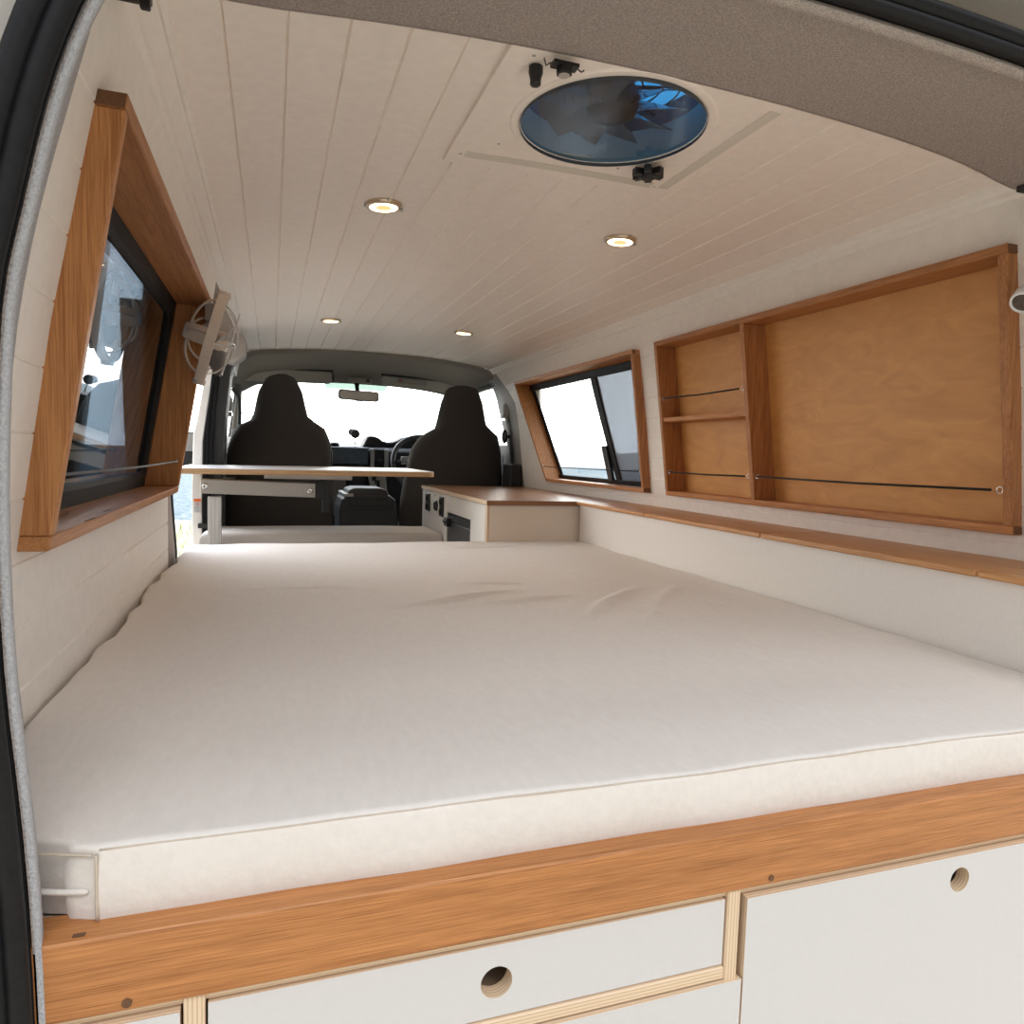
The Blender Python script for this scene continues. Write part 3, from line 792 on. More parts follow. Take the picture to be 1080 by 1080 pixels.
# ------------------------------------------------------------------ downlights
def downlight(x, y, label):
    z = cz(x); r = empty('downlight', (x, y, z), label, 'light', 'round ceiling downlights')
    sl = -2 * .0695 * x - 4 * .0969 * x ** 3
    ax = V((sl, 0, -1)).normalized(); c = V((x, y, z))
    b = MB(); b.lathe(c, ax, [(.0385, -.001), (.0385, .004), (.036, .0075), (.032, .0085), (.030, .0075)], 40); b.build('rim', M['brass'], r, smooth=True)
    b = MB(); b.lathe(c, ax, [(.0302, .0074), (.023, .0082), (.0165, .0078)], 40); b.build('led_ring', M['led'], r, smooth=True)
    b = MB(); b.lathe(c, ax, [(.0166, .0076), (.008, .0074), (0, .0074)], 32); b.build('diffuser', M['ledc'], r, smooth=True)
    b = MB(); b.cyl(c + V((.004, -.0385, -.0035)), c + V((.004, -.044, .0)), .0018, .001, 8)
    for s in (-1, 1): b.box(c.x + s * .0385 - .002, c.x + s * .0385 + .002, y - .004, y + .004, z - sl * 0 - .0095, z - .004)
    build_each(b, 'clip', M['silver'], r)
    l = bpy.data.lights.new('downlight_glow', 'SPOT'); l.energy = .9; l.color = (1, .74, .45); l.spot_size = 2.7; l.spot_blend = .8; l.shadow_soft_size = .03
    lo = bpy.data.objects.new('bulb', l); COL.objects.link(lo); lo.parent = r; lo.location = (0, 0, -.018)
downlight(-.286, 1.02, 'left round ceiling downlight in the nearer pair, next to the left window')
downlight(.278, 1.03, 'right round ceiling downlight in the nearer pair, below the roof vent')
downlight(-.286, 2.44, 'left round ceiling downlight in the farther pair, near the cab')
downlight(.268, 2.46, 'right round ceiling downlight in the farther pair, near the cab')

# ------------------------------------------------------------------ roof vent
rv = empty('roof_vent', (0, .5, .82), 'white roof vent panel with round blue-tinted fan opening', 'vent')
VC = (-.006, .507); VR = .1435; ZP = .8175; ZT = .8235
b = MB(); nn = 64
x0, x1, y0, y1 = -.222, .216, .335, .740
def sq(a):
    c, s = math.cos(a), math.sin(a); t = 1e9
    if c > 1e-9: t = min(t, (x1 - VC[0]) / c)
    if c < -1e-9: t = min(t, (x0 - VC[0]) / c)
    if s > 1e-9: t = min(t, (y1 - VC[1]) / s)
    if s < -1e-9: t = min(t, (y0 - VC[1]) / s)
    return VC[0] + c * t, VC[1] + s * t
angs = sorted(set([2 * PI * k / nn for k in range(nn)] + [math.atan2(yc - VC[1], xc - VC[0]) % (2 * PI) for xc in (x0, x1) for yc in (y0, y1)]))
def zpan(x, y): return ZP - .0 + (cz(x) - cz(0)) * .9
def circ(r, dz): return [(VC[0] + r * math.cos(a), VC[1] + r * math.sin(a), zpan(VC[0] + r * math.cos(a), 0) + dz) for a in angs]
def sqr(dz): return [(*sq(a), zpan(sq(a)[0], 0) + dz) for a in angs]
R_ = [circ(VR, .05), circ(VR, -.001), circ(VR + .004, -.0025), circ(VR + .014, -.0025), circ(VR + .0165, .0), circ(VR + .030, .0), sqr(0), sqr(.02)]
b.loft(R_, closed=True, caps=False)
b.build('panel', M['ceil'], rv)
# recessed pale channels
b = MB()
def strip(xa, ya, xb, yb, w):
    d = V((xb - xa, yb - ya, 0)).normalized(); n = V((-d.y, d.x, 0)) * w / 2; k = 6
    for i in range(k):
        p = V((xa, ya, 0)).lerp(V((xb, yb, 0)), i / k); q = V((xa, ya, 0)).lerp(V((xb, yb, 0)), (i + 1) / k)
        P_ = [p - n, p + n, q + n, q - n]
        b.hexa([(v.x, v.y, zpan(v.x, 0) - .0010) for v in P_] + [(v.x, v.y, zpan(v.x, 0) + .003) for v in P_])
strip(-.192, .697, .172, .697, .024); strip(.197, .375, .197, .700, .020)
build_each(b, 'channel', M['strip'], rv)
b = MB(); b.tube([(VC[0] + .158 * math.cos(a), VC[1] + .158 * math.sin(a), zpan(VC[0] + .158 * math.cos(a), 0) - .0003) for a in [PI * (.62 + .5 * k / 20) for k in range(21)]], .0008, 5)
b.tube([(VC[0] + .158 * math.cos(a), VC[1] + .158 * math.sin(a), zpan(VC[0] + .158 * math.cos(a), 0) - .0003) for a in [PI * (-.25 + .3 * k / 20) for k in range(21)]], .0008, 5)
build_each(b, 'ring_line', M['strip'], rv)
b = MB()
for (x, y) in ((-.187, .37), (-.15, .64), (.08, .655), (-.20, .70), (.18, .70)): b.lathe((x, y, zpan(x, 0) + .001), (0, 0, -1), [(.0028, 0), (.0028, .0014), (.001, .0017), (0, .0012)], 10)
build_each(b, 'screw', M['silver'], rv)
b = MB(); b.lathe((VC[0], VC[1], .80), (0, 0, 1), [(VR + .001, .01), (VR + .001, .10), (VR + .012, .10)], 48); b.build('shroud', M['vwell'], rv, smooth=True)
b = MB(); b.lathe((VC[0], VC[1], ZP + .0005), (0, 0, 1), [(VR, -.0012), (.07, .0), (0, .0)], 64); b.build('cover_disc', M['gl_vent'], rv)
b = MB(); b.lathe((VC[0], VC[1], .845), (0, 0, -1), [(0, .018), (.020, .018), (.036, .014), (.040, .004), (.040, -.02), (0, -.02)], 32); b.build('motor_hub', M['vwell'], rv, smooth=True)
for k in range(10):
    a0 = 2 * PI * k / 10 + .2; b = MB(); rows = []
    for i in range(6):
        r = .038 + (.116 - .038) * i / 5; w = .26 + .05 * i / 5; rows.append([])
        for j in range(4):
            a = a0 + (j / 3 - .5) * w * 1.5 + i * .03
            rows[-1].append((VC[0] + r * math.cos(a), VC[1] + r * math.sin(a), .845 + .022 * (j / 3 - .5)))
    b.loft(rows, closed=False); b.build('blade', M['gl_blade'], rv, solid=.0015)
b = MB()
for k in range(8):
    a = 2 * PI * k / 8 + .3; b.tube([(VC[0] + .02 * math.cos(a), VC[1] + .02 * math.sin(a), .872), (VC[0] + .130 * math.cos(a + .25), VC[1] + .130 * math.sin(a + .25), .880)], .003, 6)
for r in (.045, .075, .105): b.tube([(VC[0] + r * math.cos(2 * PI * k / 40), VC[1] + r * math.sin(2 * PI * k / 40), .873) for k in range(40)], .0015, 5, closed=True)
b.build('support_spokes', M['vwell'], rv)
b = MB(); b.lathe((VC[0], VC[1], .90), (0, 0, 1), [(VR + .04, -.01), (VR + .03, .03), (.10, .055), (.05, .065), (0, .067)], 32); b.build('dome', M['gl_dome'], rv, smooth=True)
# knobs hanging below the panel
b = MB(); kx, ky, kz = .122, .620, .803
b.lathe((kx, ky, kz), (0, 0, 1), [(0, -.012), (.008, -.012), (.014, -.009), (.014, .006), (.0055, .008), (.0055, .022)], 20)
for k in range(6):
    a = 2 * PI * k / 6; d = V((math.cos(a), math.sin(a), 0)); n = V((-d.y, d.x, 0)); c = V((kx, ky, kz))
    P_ = [c + d * .009 - n * .0060, c + d * .028 - n * .0066, c + d * .028 + n * .0066, c + d * .009 + n * .0060]
    b.hexa([tuple(p + V((0, 0, -.007))) for p in P_] + [tuple(p + V((0, 0, .005))) for p in P_])
b.build('star_knob', M['black'], rv, bevel=.0012)
b = MB(); b.lathe((-.176, .392, .810), (0, 0, -1), [(.0095, -.004), (.0098, .004), (.0085, .008), (.0072, .014), (.0075, .018), (.0065, .020), (0, .0195)], 20); b.build('cable_knob', M['black'], rv, smooth=True)
b = MB(); b.box(-.165, -.130, .352, .368, .803, .8075); b.lathe((-.147, .362, .804), (0, 0, -1), [(.011, 0), (.011, .008), (.008, .010)], 8); b.tube([(-.166, .362, .807), (-.172, .364, .803), (-.176, .362, .811)], .001, 6); b.tube([(-.130, .362, .807), (-.123, .362, .803), (-.119, .362, .806)], .001, 6)
b.build('thumb_screw', M['black'], rv)
b = MB(); b.lathe((-.147, .362, .7945), (0, 0, -1), [(.0075, 0), (.0075, .0005), (0, .0005)], 16); b.build('bolt_end', M['steel'], rv)

# ------------------------------------------------------------------ oscillating wall fan
fn = empty('wall_fan', (-.66, 1.5, .57), 'small cream folding fan mounted beside the left window', 'fan')
TOP, BOT = V((-.616, 1.30, .6485)), V((-.6694, 1.30, .4528))
mid = (TOP + BOT) / 2; up = (TOP - BOT).normalized(); rr = (TOP - BOT).length / 2
side = V((-.10, 2.04, .22)).normalized(); side = (side - up * side.dot(up)).normalized(); nrm = up.cross(side).normalized()
if nrm.x < 0: nrm = -nrm
b = MB(); nn = 48; R_ = []
for k in range(nn):
    a = 2 * PI * k / nn; d = up * math.cos(a) + side * math.sin(a)
    R_.append([mid + d * (rr - .004) - nrm * .010, mid + d * (rr + .004) - nrm * .012, mid + d * (rr + .004) + nrm * .012, mid + d * (rr - .004) + nrm * .010])
Q = [b.ring(r) for r in R_]
for k in range(nn):
    a, c = Q[k], Q[(k + 1) % nn]
    for i in range(4): j = (i + 1) % 4; b.face([a[i], a[j], c[j], c[i]])
b.build('gimbal_ring', M['fanp'], fn, bevel=.002)
b = MB()
for e, s in ((TOP, 1), (BOT, -1)): b.cyl(e - up * s * .002, e + up * s * .012, .015, .0135, 20)
build_each(b, 'pivot_cap', M['fanp'], fn, bevel=.002)
b = MB(); b.lathe(mid - nrm * .028, nrm, [(0, -.034), (.016, -.034), (.020, -.028), (.022, .010), (.020, .02), (.016, .024)], 24); b.build('motor', M['fanp'], fn, smooth=True)
b = MB(); b.lathe(mid + nrm * .004, nrm, [(.022, -.012), (.024, .018), (.018, .030), (0, .034)], 24); b.build('hub', M['fanp'], fn, smooth=True)
for k in range(3):
    a0 = 2 * PI * k / 3 + .5; b = MB(); rows = []
    for i in range(7):
        r = .020 + .060 * i / 6; w = .9 + .25 * math.sin(PI * i / 6); rows.append([])
        for j in range(6):
            a = a0 + (j / 5 - .5) * w
            rows[-1].append(mid + (up * math.cos(a) + side * math.sin(a)) * r + nrm * (.014 + .040 * (j / 5 - .35)))
    b.loft(rows, closed=False); b.build('blade', M['fang'], fn, smooth=True, solid=.0015)
b = MB()
for k in range(5):
    a = 2 * PI * k / 5 + .9; d = up * math.cos(a) + side * math.sin(a)
    b.tube([mid + d * (.018 + .073 * math.cos(PI / 2 * q / 9)) - nrm * (.004 + .047 * math.sin(PI / 2 * q / 9)) for q in range(10)], .0030, 8)
b.build('rear_guard', M['fanp'], fn, smooth=True)
b = MB()
for s in (1,):
    for k in range(6):
        a = 2 * PI * k / 6 + .3; d = up * math.cos(a) + side * math.sin(a)
        b.tube([mid + d * (.092 * math.cos(PI / 2 * q / 9)) + nrm * (.055 * math.sin(PI / 2 * q / 9)) for q in range(10)], .0017, 6)
b.tube([mid + (up * math.cos(2 * PI * k / 40) + side * math.sin(2 * PI * k / 40)) * .075 + nrm * .043 for k in range(40)], .0015, 6, closed=True)
b.build('guard_wire', M['alu'], fn, smooth=True)
b = MB(); b.prism([(-.653, 1.37, .592), (-.638, 1.37, .698), (-.622, 1.37, .660), (-.634, 1.37, .582)], (0, -.004, 0), (0, .004, 0)); b.tube([(-.648, 1.37, .60), tuple(mid - nrm * .04 + V((0, .03, 0)))], .008, 10); b.box(-.662, -.640, 1.34, 1.392, .60, .64)
b.build('bracket', M['fang'], fn, bevel=.002)

# ------------------------------------------------------------------ swivel table
tb = empty('swivel_table', (-.69, 2.40, -.62), 'white-topped ply table on an aluminium post across the van', 'table')
tzl = lambda x: .2205 + (x + .80) / .9 * .006
b = MB(); x0, x1, y0, y1 = -.83, .083, 2.12, 2.72
def rrect(x0, x1, y0, y1, r, n=6):
    out = []
    for cx_, cy_, a0 in ((x1 - r, y1 - r, 0), (x0 + r, y1 - r, 90), (x0 + r, y0 + r, 180), (x1 - r, y0 + r, 270)):
        for k in range(n + 1):
            a = math.radians(a0 + 90 * k / n); out.append((cx_ + r * math.cos(a), cy_ + r * math.sin(a)))
    return out
P_ = rrect(x0, x1, y0, y1, .03)
b.loft([[(x, y, tzl(x) - .019) for x, y in P_], [(x, y, tzl(x) - .001) for x, y in P_]])
tt = b.build('tabletop', wood('table_ply_edge', (.62, .40, .22), (.42, .25, .12), 'x', .5), tb, bevel=.0015)
b = MB(); P2 = rrect(x0 + .0015, x1 - .0015, y0 + .0015, y1 - .0015, .029)
b.loft([[(x, y, tzl(x) - .0008) for x, y in P2], [(x, y, tzl(x) + .0012) for x, y in P2]])
b.build('laminate', M['white'], tt)
b = MB(); b.box(-.736, -.689, 2.355, 2.405, -.61, .108)
for k in range(3): b.box(-.729 + k * .014, -.724 + k * .014, 2.3535, 2.355, -.61, .108)
b.build('post', M['alu'], tb, bevel=.002)
b = MB(); b.hexa([(-.760, 2.345, .122), (-.345, 2.345, .110), (-.345, 2.345, .166), (-.760, 2.345, .176), (-.760, 2.40, .122), (-.345, 2.40, .110), (-.345, 2.40, .166), (-.760, 2.40, .176)])
am = b.build('arm', M['alup'], tb, bevel=.003)
b = MB()
for x, z in ((-.744, .149), (-.365, .137)): b.lathe((x, 2.345, z), (0, -1, 0), [(.012, 0), (.012, .004), (.009, .006), (.005, .0055), (0, .003)], 6)
build_each(b, 'bolt', M['steel'], am)
b = MB(); b.box(-.343, -.310, 2.35, 2.395, .105, .178); b.box(-.318, -.288, 2.36, 2.385, .05, .165); b.build('clamp', M['black'], tb, bevel=.003)
b = MB(); b.box(-.535, -.205, 2.33, 2.62, .182, .203); b.build('mount_plate', M['alup'], tb, bevel=.002)
b = MB(); b.tube([(-.68, 2.35, .180), (-.655, 2.34, .184), (-.635, 2.335, .183)], [.004, .006, .007], 8); b.build('lever', M['black'], tb, smooth=True)
MB().box(-.745, -.68, 2.35, 2.41, -.619, -.605).build('foot_plate', M['alup'], tb)

# ------------------------------------------------------------------ side door opening, pillars
b = MB()
zsC = [-.62, -.3, 0, .04, .10, .16, .22, .4, .66]
yC = lambda z: pair(z, [(-.62, 1.72), (0, 1.655), (.10, 1.60), (.17, 1.565), (.25, 1.51), (.66, 1.46)])
b.loft([[(xl(z), 1.438, z) for z in zsC], [(xl(z) - .004, (1.438 + yC(z)) / 2, z) for z in zsC], [(xl(z) - .008, yC(z) - .01, z) for z in zsC], [(xl(z) - .07, yC(z) + .03, z) for z in zsC], [(-.87, yC(z) + .03, z) for z in zsC]], closed=False)
tag(b.build('trim_8', M['carpet'], smooth=True), 'grey felt pillar lining at the end of the left wall', kind='structure')
b = MB(); b.tube([(xl(z) - .012, yC(z) + .004, z) for z in zsC], .008, 8)
tag(b.build('trim_9', M['rubber'], smooth=True), 'black rubber edging on the side door pillar', kind='structure')
# front edge of the side door opening: white body pillar, black seal, dark inner trim
W_o = [(-.80, -.62), (-.822, -.074), (-.825, .09), (-.817, .347), (-.802, .414), (-.776, .576), (-.745, .66), (-.72, .70)]
W_i = [(-.775, -.62), (-.784, -.05), (-.785, .05), (-.781, .317), (-.765, .44), (-.741, .598), (-.722, .665), (-.70, .70)]
D_i = [(-.755, -.62), (-.756, -.064), (-.757, .10), (-.752, .302), (-.745, .44), (-.728, .60), (-.715, .68), (-.68, .70)]
def band(P, Q, y0, y1):
    b = MB()
    R_ = []
    for (a, za), (c, zc) in zip(P, Q): R_.append([(a, y0, za), (c, y0, zc), (c, y1, zc), (a, y1, za)])
    b.loft(R_); return b
tag(band(W_o, W_i, 2.70, 2.78).build('trim_10', M['paint'], bevel=.004), 'white painted edge of the side door opening', kind='structure')
b = band([(x + .002, z) for x, z in W_i], [(x + .006, z) for x, z in D_i], 2.705, 2.76); 
for (P_, d) in ((W_i, .006), (D_i, -.012)): b.tube([(x + d, 2.700, z) for x, z in P_], .006, 8)
tag(b.build('trim_11', M['rubber']), 'black rubber seal of the side door opening', kind='structure')
b = band(D_i, [(x + .05, z) for x, z in D_i], 2.765, 2.95)
tag(b.build('trim_12', M['dark'], bevel=.01), 'dark inner trim of the left cab pillar', kind='structure')
# warning label on the white pillar
st = empty('warning_label', (-.803, 2.70, .04), 'small white warning label with orange bar on the door pillar', 'label')
MB().box(-.8165, -.7885, 2.6980, 2.6993, .020, .078).build('label_sheet', M['white'], st)
MB().box(-.8165, -.7885, 2.6975, 2.6981, .066, .078).build('orange_bar', M['orange'], st)
b = MB(); b.tube([(-.8025 + .006 * math.cos(2 * PI * k / 16), 2.6975, .056 + .006 * math.sin(2 * PI * k / 16)) for k in range(16)], .001, 5, closed=True); b.box(-.808, -.797, 2.6973, 2.6979, .0555, .0565); b.build('red_symbol', M['redink'], st)
b = MB()
for k in range(5): b.box(-.813, -.792 - (k % 2) * .005, 2.6973, 2.6979, .025 + k * .0045, .0265 + k * .0045)
b.build('small_print', M['ink'], st)
# top corner cap, grey
b = MB(); b.loft([[(-.700, y, .745), (-.64, y, .765), (-.607, y, .735), (-.612, y, .675), (-.655, y, .640), (-.690, y, .645)] for y in (2.60, 2.66, 2.74)])
tag(b.build('trim_13', M['fang'], bevel=.012), 'grey plastic cap at the top of the left cab pillar', kind='structure')
tag(MB().box(-.80, -.765, 2.68, 2.70, -.045, -.025).build('door_stop', M['black'], bevel=.003), 'small black rubber stop low on the side door pillar', 'bumper')

# open sliding door, slid back outside the left wall
sd = empty('sliding_door', (-.93, .9, -.7), 'open white side door slid back outside the left window', 'door')
XD = lambda z: -.925 + max(0, z - .1) * .13
b = MB()
for (y0, y1, z0, z1) in ((.05, 1.25, -.75, .20), (.05, 1.25, .60, .74), (.05, .18, .20, .60), (1.15, 1.25, .20, .60)): lean(b, XD, -.045, 0, y0, y1, z0, z1)
b.build('panel', M['paint'], sd)
b = MB(); rounded_frame(b, lambda y, z, d: (XD(z) + d, y, z), .17, 1.16, .19, .61, .04, .06, .008); b.build('rubber_gasket', M['rubber'], sd)
b = MB(); lean(b, XD, -.022, -.018, .19, 1.14, .21, .59); b.build('pane', M['gl_door'], sd)

# ------------------------------------------------------------------ cab shell
b = MB()
# headlining: from the ceiling end forward and down to the windscreen
R_ = []
for (y, f, dz) in ((3.33, 1, .012), (3.335, 1, -.012), (3.40, 1, -.014), (3.6, 1, -.018), (3.8, 1, -.026), (3.95, 1, -.040), (4.08, 1, -.085), (4.12, 1, -.10)):
    r = []
    for i in range(25):
        x = -.72 + 1.44 * i / 24; edge = max(0, abs(x) - .60); zz = .8254 - .0695 * x * x - .14 * x ** 4
        r.append((x, y, zz + dz - edge * .35))
    R_.append(r)
b.loft(R_, closed=False)
tag(b.build('cab_ceiling', M['cabhead'], smooth=True), 'dark grey headlining over the front seats', kind='structure')
b = MB(); b.box(.674, .80, 2.90, 3.5, .766, .86); b.box(-.80, -.674, 3.1, 3.5, .766, .86)
tag(b.build('cab_beam', M['cabhead']), 'grey headlining edge above the cab pillars', kind='structure')
# sides of the cab
def side_panel(name, s, label):
    b = MB()
    X0 = lambda z: s * (.755 - max(0, z - .25) * .13)
    def q(y0, y1, z0, z1, th=.02): lean(b, X0, 0, s * th, y0, y1, z0, z1)
    q(2.96, 4.75, -.62, .36); q(2.96, 3.27, .36, .76); q(3.27, 4.0, .695, .79, .03); q(3.96, 4.06, .36, .70)
    o = b.build(name, M['dark'], bevel=.006); tag(o, label, kind='structure')
side_panel('wall_cab_right', 1, 'dark inner panel of the right cab door'); side_panel('wall_cab_left', -1, 'dark inner panel of the left cab door')
# light grey B-pillar on the right
b = MB()
rowz = [.12, .2, .3, .4, .5, .6, .68, .74, .79]
def ybw(z): return 2.95 + max(0, z - .55) ** 1.5 * 3.6
yfr = lambda z: pair(z, [(.12, 3.10), (.35, 3.20), (.50, 3.27), (.66, 3.31), (.79, 3.60)])
b.loft([[(xr(z) + .004, ybw(z) - .02, z) for z in rowz], [(xr(z) + .002, ybw(z) + .01, z) for z in rowz], [(xr(z) + .004, (ybw(z) + yfr(z)) / 2, z) for z in rowz], [(xr(z) + .012, yfr(z), z) for z in rowz], [(xr(z) + .06, yfr(z) + .02, z) for z in rowz]], closed=False)
tag(b.build('trim_14', M['cabgrey'], smooth=True), 'light grey trim of the right cab pillar', kind='structure')
b = MB(); b.box(.665, .735, 2.96, 3.10, -.6, .255); tag(b.build('trim_15', M['blackm'], bevel=.012), 'black lower trim behind the driver seat', kind='structure')
# right door window frame line and glass
w4 = empty('window_4', (.72, 3.6, .4), 'right cab door window', kind='structure')
b = MB(); XD4 = lambda z: .748 - max(0, z - .25) * .13; lean(b, XD4, .004, .008, 3.28, 3.97, .36, .70); b.build('pane', M['gl_clear'], w4)
b = MB(); b.tube([(XD4(.69) - .012, 3.28, .69), (XD4(.69) - .012, 3.96, .685)], .006, 8); b.tube([(XD4(.70) - .012, 3.28, .706), (XD4(.70) - .012, 3.96, .70)], .004, 8); b.build('rubber_strip', M['rubber'], w4)
w5 = empty('window_5', (-.72, 3.6, .4), 'left cab door window', kind='structure')
b = MB(); XD5 = lambda z: -XD4(z); lean(b, XD5, -.008, -.004, 3.28, 3.97, .36, .70); b.build('pane', M['gl_clear'], w5)
# grips and inner ribs on the left side
b = MB(); b.tube([(-.700, 3.42, .60), (-.672, 3.44, .56), (-.667, 3.46, .48), (-.672, 3.46, .40), (-.700, 3.46, .37)], .011, 10)
tag(b.build('grab_handle', M['dark'], smooth=True), 'dark grab handle beside the left front seat', 'handle')
# windscreen
w3 = empty('window_3', (0, 4.3, .5), 'windscreen with bright sky behind it', kind='structure')
def WS(x, t):  # t 0 top .. 1 bottom
    return (x, 4.12 + .55 * t - .10 * (x / .72) ** 2, .735 - .45 * t - .05 * (x / .72) ** 2 * (1 - t))
b = MB(); b.loft([[WS(-.72 + 1.44 * i / 12, t) for i in range(13)] for t in (-.05, .33, .66, 1.05)], closed=False); b.build('pane', M['gl_clear'], w3, smooth=True)
b = MB(); b.loft([[(WS(x, t)[0], WS(x, t)[1] - .008, WS(x, t)[2]) for x in (-.20 + .03 * t * 5, -.1, 0, .1, .20 - .03 * t * 5)] for t in (-.01, .09)], closed=False); b.build('sun_band', M['gl_band'], w3)
b = MB()
for s in (-1, 1): b.tube([WS(s * .71, -.05), WS(s * .725, .5), WS(s * .735, 1.1)], .035, 10)
b.build('side_pillar', M['cabhead'], w3, smooth=True)

# sun visors
def visor(x0, x1, zt0, zt1, zb0, zb1, y, label):
    r = empty('sun_visor', ((x0 + x1) / 2, y, .75), label, 'sun visor', 'cab sun visors')
    P_ = [(x0 + .012, zt0), (x1 - .012, zt1), (x1, zt1 - .012), (x1, zb1 + .012), (x1 - .014, zb1), (x0 + .014, zb0), (x0, zb0 + .012), (x0, zt0 - .012)]
    b = MB(); b.prism([(x, y + (zt0 - z) * .5, z) for x, z in P_], (0, 0, 0), (0, .018, 0)); b.build('pad', M['visor'], r, bevel=.005)
    b = MB(); b.tube([(x0 - .004, y + .0, zt0 + .006), ((x0 + x1) / 2, y - .002, (zt0 + zt1) / 2 + .010), (x1 + .006, y, zt1 + .006), (x1 + .010, y, zb1 + .01)], .006, 8); b.build('edge', M['blackm'], r, smooth=True)
    return r
visor(-.665, -.165, .764, .772, .694, .704, 3.95, 'grey sun visor in front of the left seat')
v2 = visor(.138, .650, .772, .752, .716, .690, 3.95, 'grey sun visor with printed warning, before the driver seat')
b = MB(); b.prism([(.235, 3.953, .764), (.42, 3.953, .758), (.42, 3.966, .726), (.235, 3.966, .732)], (0, -.004, 0), (0, -.0025, 0)); lb = b.build('warning_print', M['labelgrey'], v2)
b = MB()
for r_ in range(4):
    for k in range(7):
        x = .275 + k * .019 + (r_ % 2) * .004; z = .7585 - r_ * .0075 - (x - .235) * .03
        b.box(x, x + .012, 3.9475 + (.764 - z) * .4, 3.9485 + (.764 - z) * .4, z - .0018, z + .0012)
build_each(b, 'text_line', M['yellowink'], lb)
b = MB(); b.tube([(.255 + .008 * math.cos(2 * PI * k / 14), 3.9525, .746 + .008 * math.sin(2 * PI * k / 14)) for k in range(14)], .0016, 5, closed=True); b.tube([(.249, 3.952, .740), (.261, 3.952, .752)], .0016, 5); b.build('red_symbol', M['redink'], lb)

# rear view mirror and overhead lamp
rm = empty('rear_view_mirror', (0, 4.05, .70), 'black rear view mirror hanging at the windscreen top', 'mirror')
b = MB(); P_ = rrect(-.118, .134, -.032, .032, .020)
b.loft([[(x * s_ + .008 * (1 - s_), 4.03 + d, .648 + z * s_ - x * .03) for x, z in P_] for s_, d in ((.97, 0), (1, .006), (1, .018), (.8, .034))]); hs = b.build('housing', M['black'], rm, bevel=.002)
P_ = rrect(-.110, .126, -.026, .026, .016); b = MB(); vs = [b.v((x, 4.0285, .648 + z - x * .03)) for x, z in P_]; b.face(vs); b.build('mirror_glass', plain('dim_mirror', (.30, .31, .30), .08, 1, var=.0), hs, solid=.001)
b = MB(); b.tube([(.0, 4.05, .67), (.0, 4.07, .70), (.0, 4.09, .735)], [.016, .012, .018], 10); b.box(-.012, .035, 4.02, 4.05, .612, .620); b.build('stalk', M['black'], rm)
ol = MB().box(-.055, .085, 3.97, 4.03, .722, .752).build('map_lamp', M['cabhead'], bevel=.006); tag(ol, 'grey overhead lamp housing above the rear view mirror', 'lamp')
b = MB(); b.lathe((.055, 3.969, .735), (0, -1, 0), [(.010, 0), (.010, .002), (0, .002)], 12); b.build('switch', M['black'], ol)

# ------------------------------------------------------------------ front seats
def seat(name, y, outL, outR, label):
    if y > 3.3:
        k_ = (3.2 + .5435) / (y + .5435); f_ = lambda O: [(-.5078 + (x + .5078) * k_, .2941 + (z - .2941) * k_) for x, z in O]; outL, outR, y = f_(outL), f_(outR), 3.2
    """outline pairs (x,z) left and right, from the top of the head restraint down"""
    r = empty(name, ((outL[-1][0] + outR[-1][0]) / 2, y, -.62), label, 'car seat', 'front cab seats')
    zs = [outL[0][1] - .001 - k * .012 for k in range(0, 4)] + [outL[0][1] - .05 - .03 * k for k in range(25)] + [-.2, -.35]
    L_ = sorted([(z, x) for x, z in outL]); R2 = sorted([(z, x) for x, z in outR])
    b = MB(); rings = []
    n = 28
    for z in zs:
        xa, xb = pair(z, L_), pair(z, R2)
        c, w = (xa + xb) / 2, max(.01, (xb - xa) / 2)
        dtop = (outL[0][1] - z)
        th = .045 + .045 * min(1, dtop / .35); th *= min(1, .35 + (dtop / .06) ** .5 * .65)
        yc = y - .02 + (z + .05) * (-.10) * 0 + .10 * 0
        rec = y - (z - .1) * .02
        ring = []
        for k in range(n):
            a = 2 * PI * k / n; ca, sa = math.cos(a), math.sin(a)
            e = .62 if z < .45 else .8
            ring.append((c + w * math.copysign(abs(ca) ** e, ca), rec + th + th * math.copysign(abs(sa) ** .75, sa), z))
        rings.append(ring)
    b.loft(rings); b.build('backrest', M['seat'], r, smooth=True)
    b = MB(); xa, xb = outL[-1][0], outR[-1][0]
    b.box(xa + .01, xb - .01, y + .05, y + .58, -.28, -.12); b.build('seat_base', M['seat'], r, bevel=.04, seg=4)
    b = MB(); b.box(xa + .04, xb - .04, y + .10, y + .50, -.62, -.28); b.build('pedestal', M['blackm'], r)
    # piping along both outer edges
    for nm, O_ in (('L', L_), ('R', R2)):
        b = MB(); pts = [(pair(z, O_) + (.010 if nm == 'L' else -.010), y + .05 - (z - .1) * .02 - .038, z) for z in [.30 - .03 * k for k in range(14)]]
        b.tube(pts, .0025, 6); b.build('piping', M['blackm'], r, smooth=True)
    return r
seat('front_seat', 3.2, [(-.470, .668), (-.510, .664), (-.539, .642), (-.574, .579), (-.600, .444), (-.628, .428), (-.669, .409), (-.705, .343), (-.721, .259), (-.730, -.066)],
     [(-.440, .668), (-.420, .664), (-.396, .651), (-.364, .592), (-.331, .457), (-.29, .435), (-.249, .41), (-.218, .34), (-.209, .294), (-.199, -.066)], 'charcoal left front seat seen from behind, above the table')
seat('front_seat', 3.48, [(.505, .694), (.478, .690), (.445, .672), (.419, .589), (.394, .448), (.352, .425), (.302, .39), (.257, .319), (.225, .183), (.201, .021), (.198, -.093)],
     [(.560, .694), (.598, .690), (.631, .677), (.667, .603), (.701, .461), (.735, .445), (.772, .419), (.800, .325), (.815, .146), (.815, -.09)], 'charcoal driver seat seen from behind, beside the steering wheel')

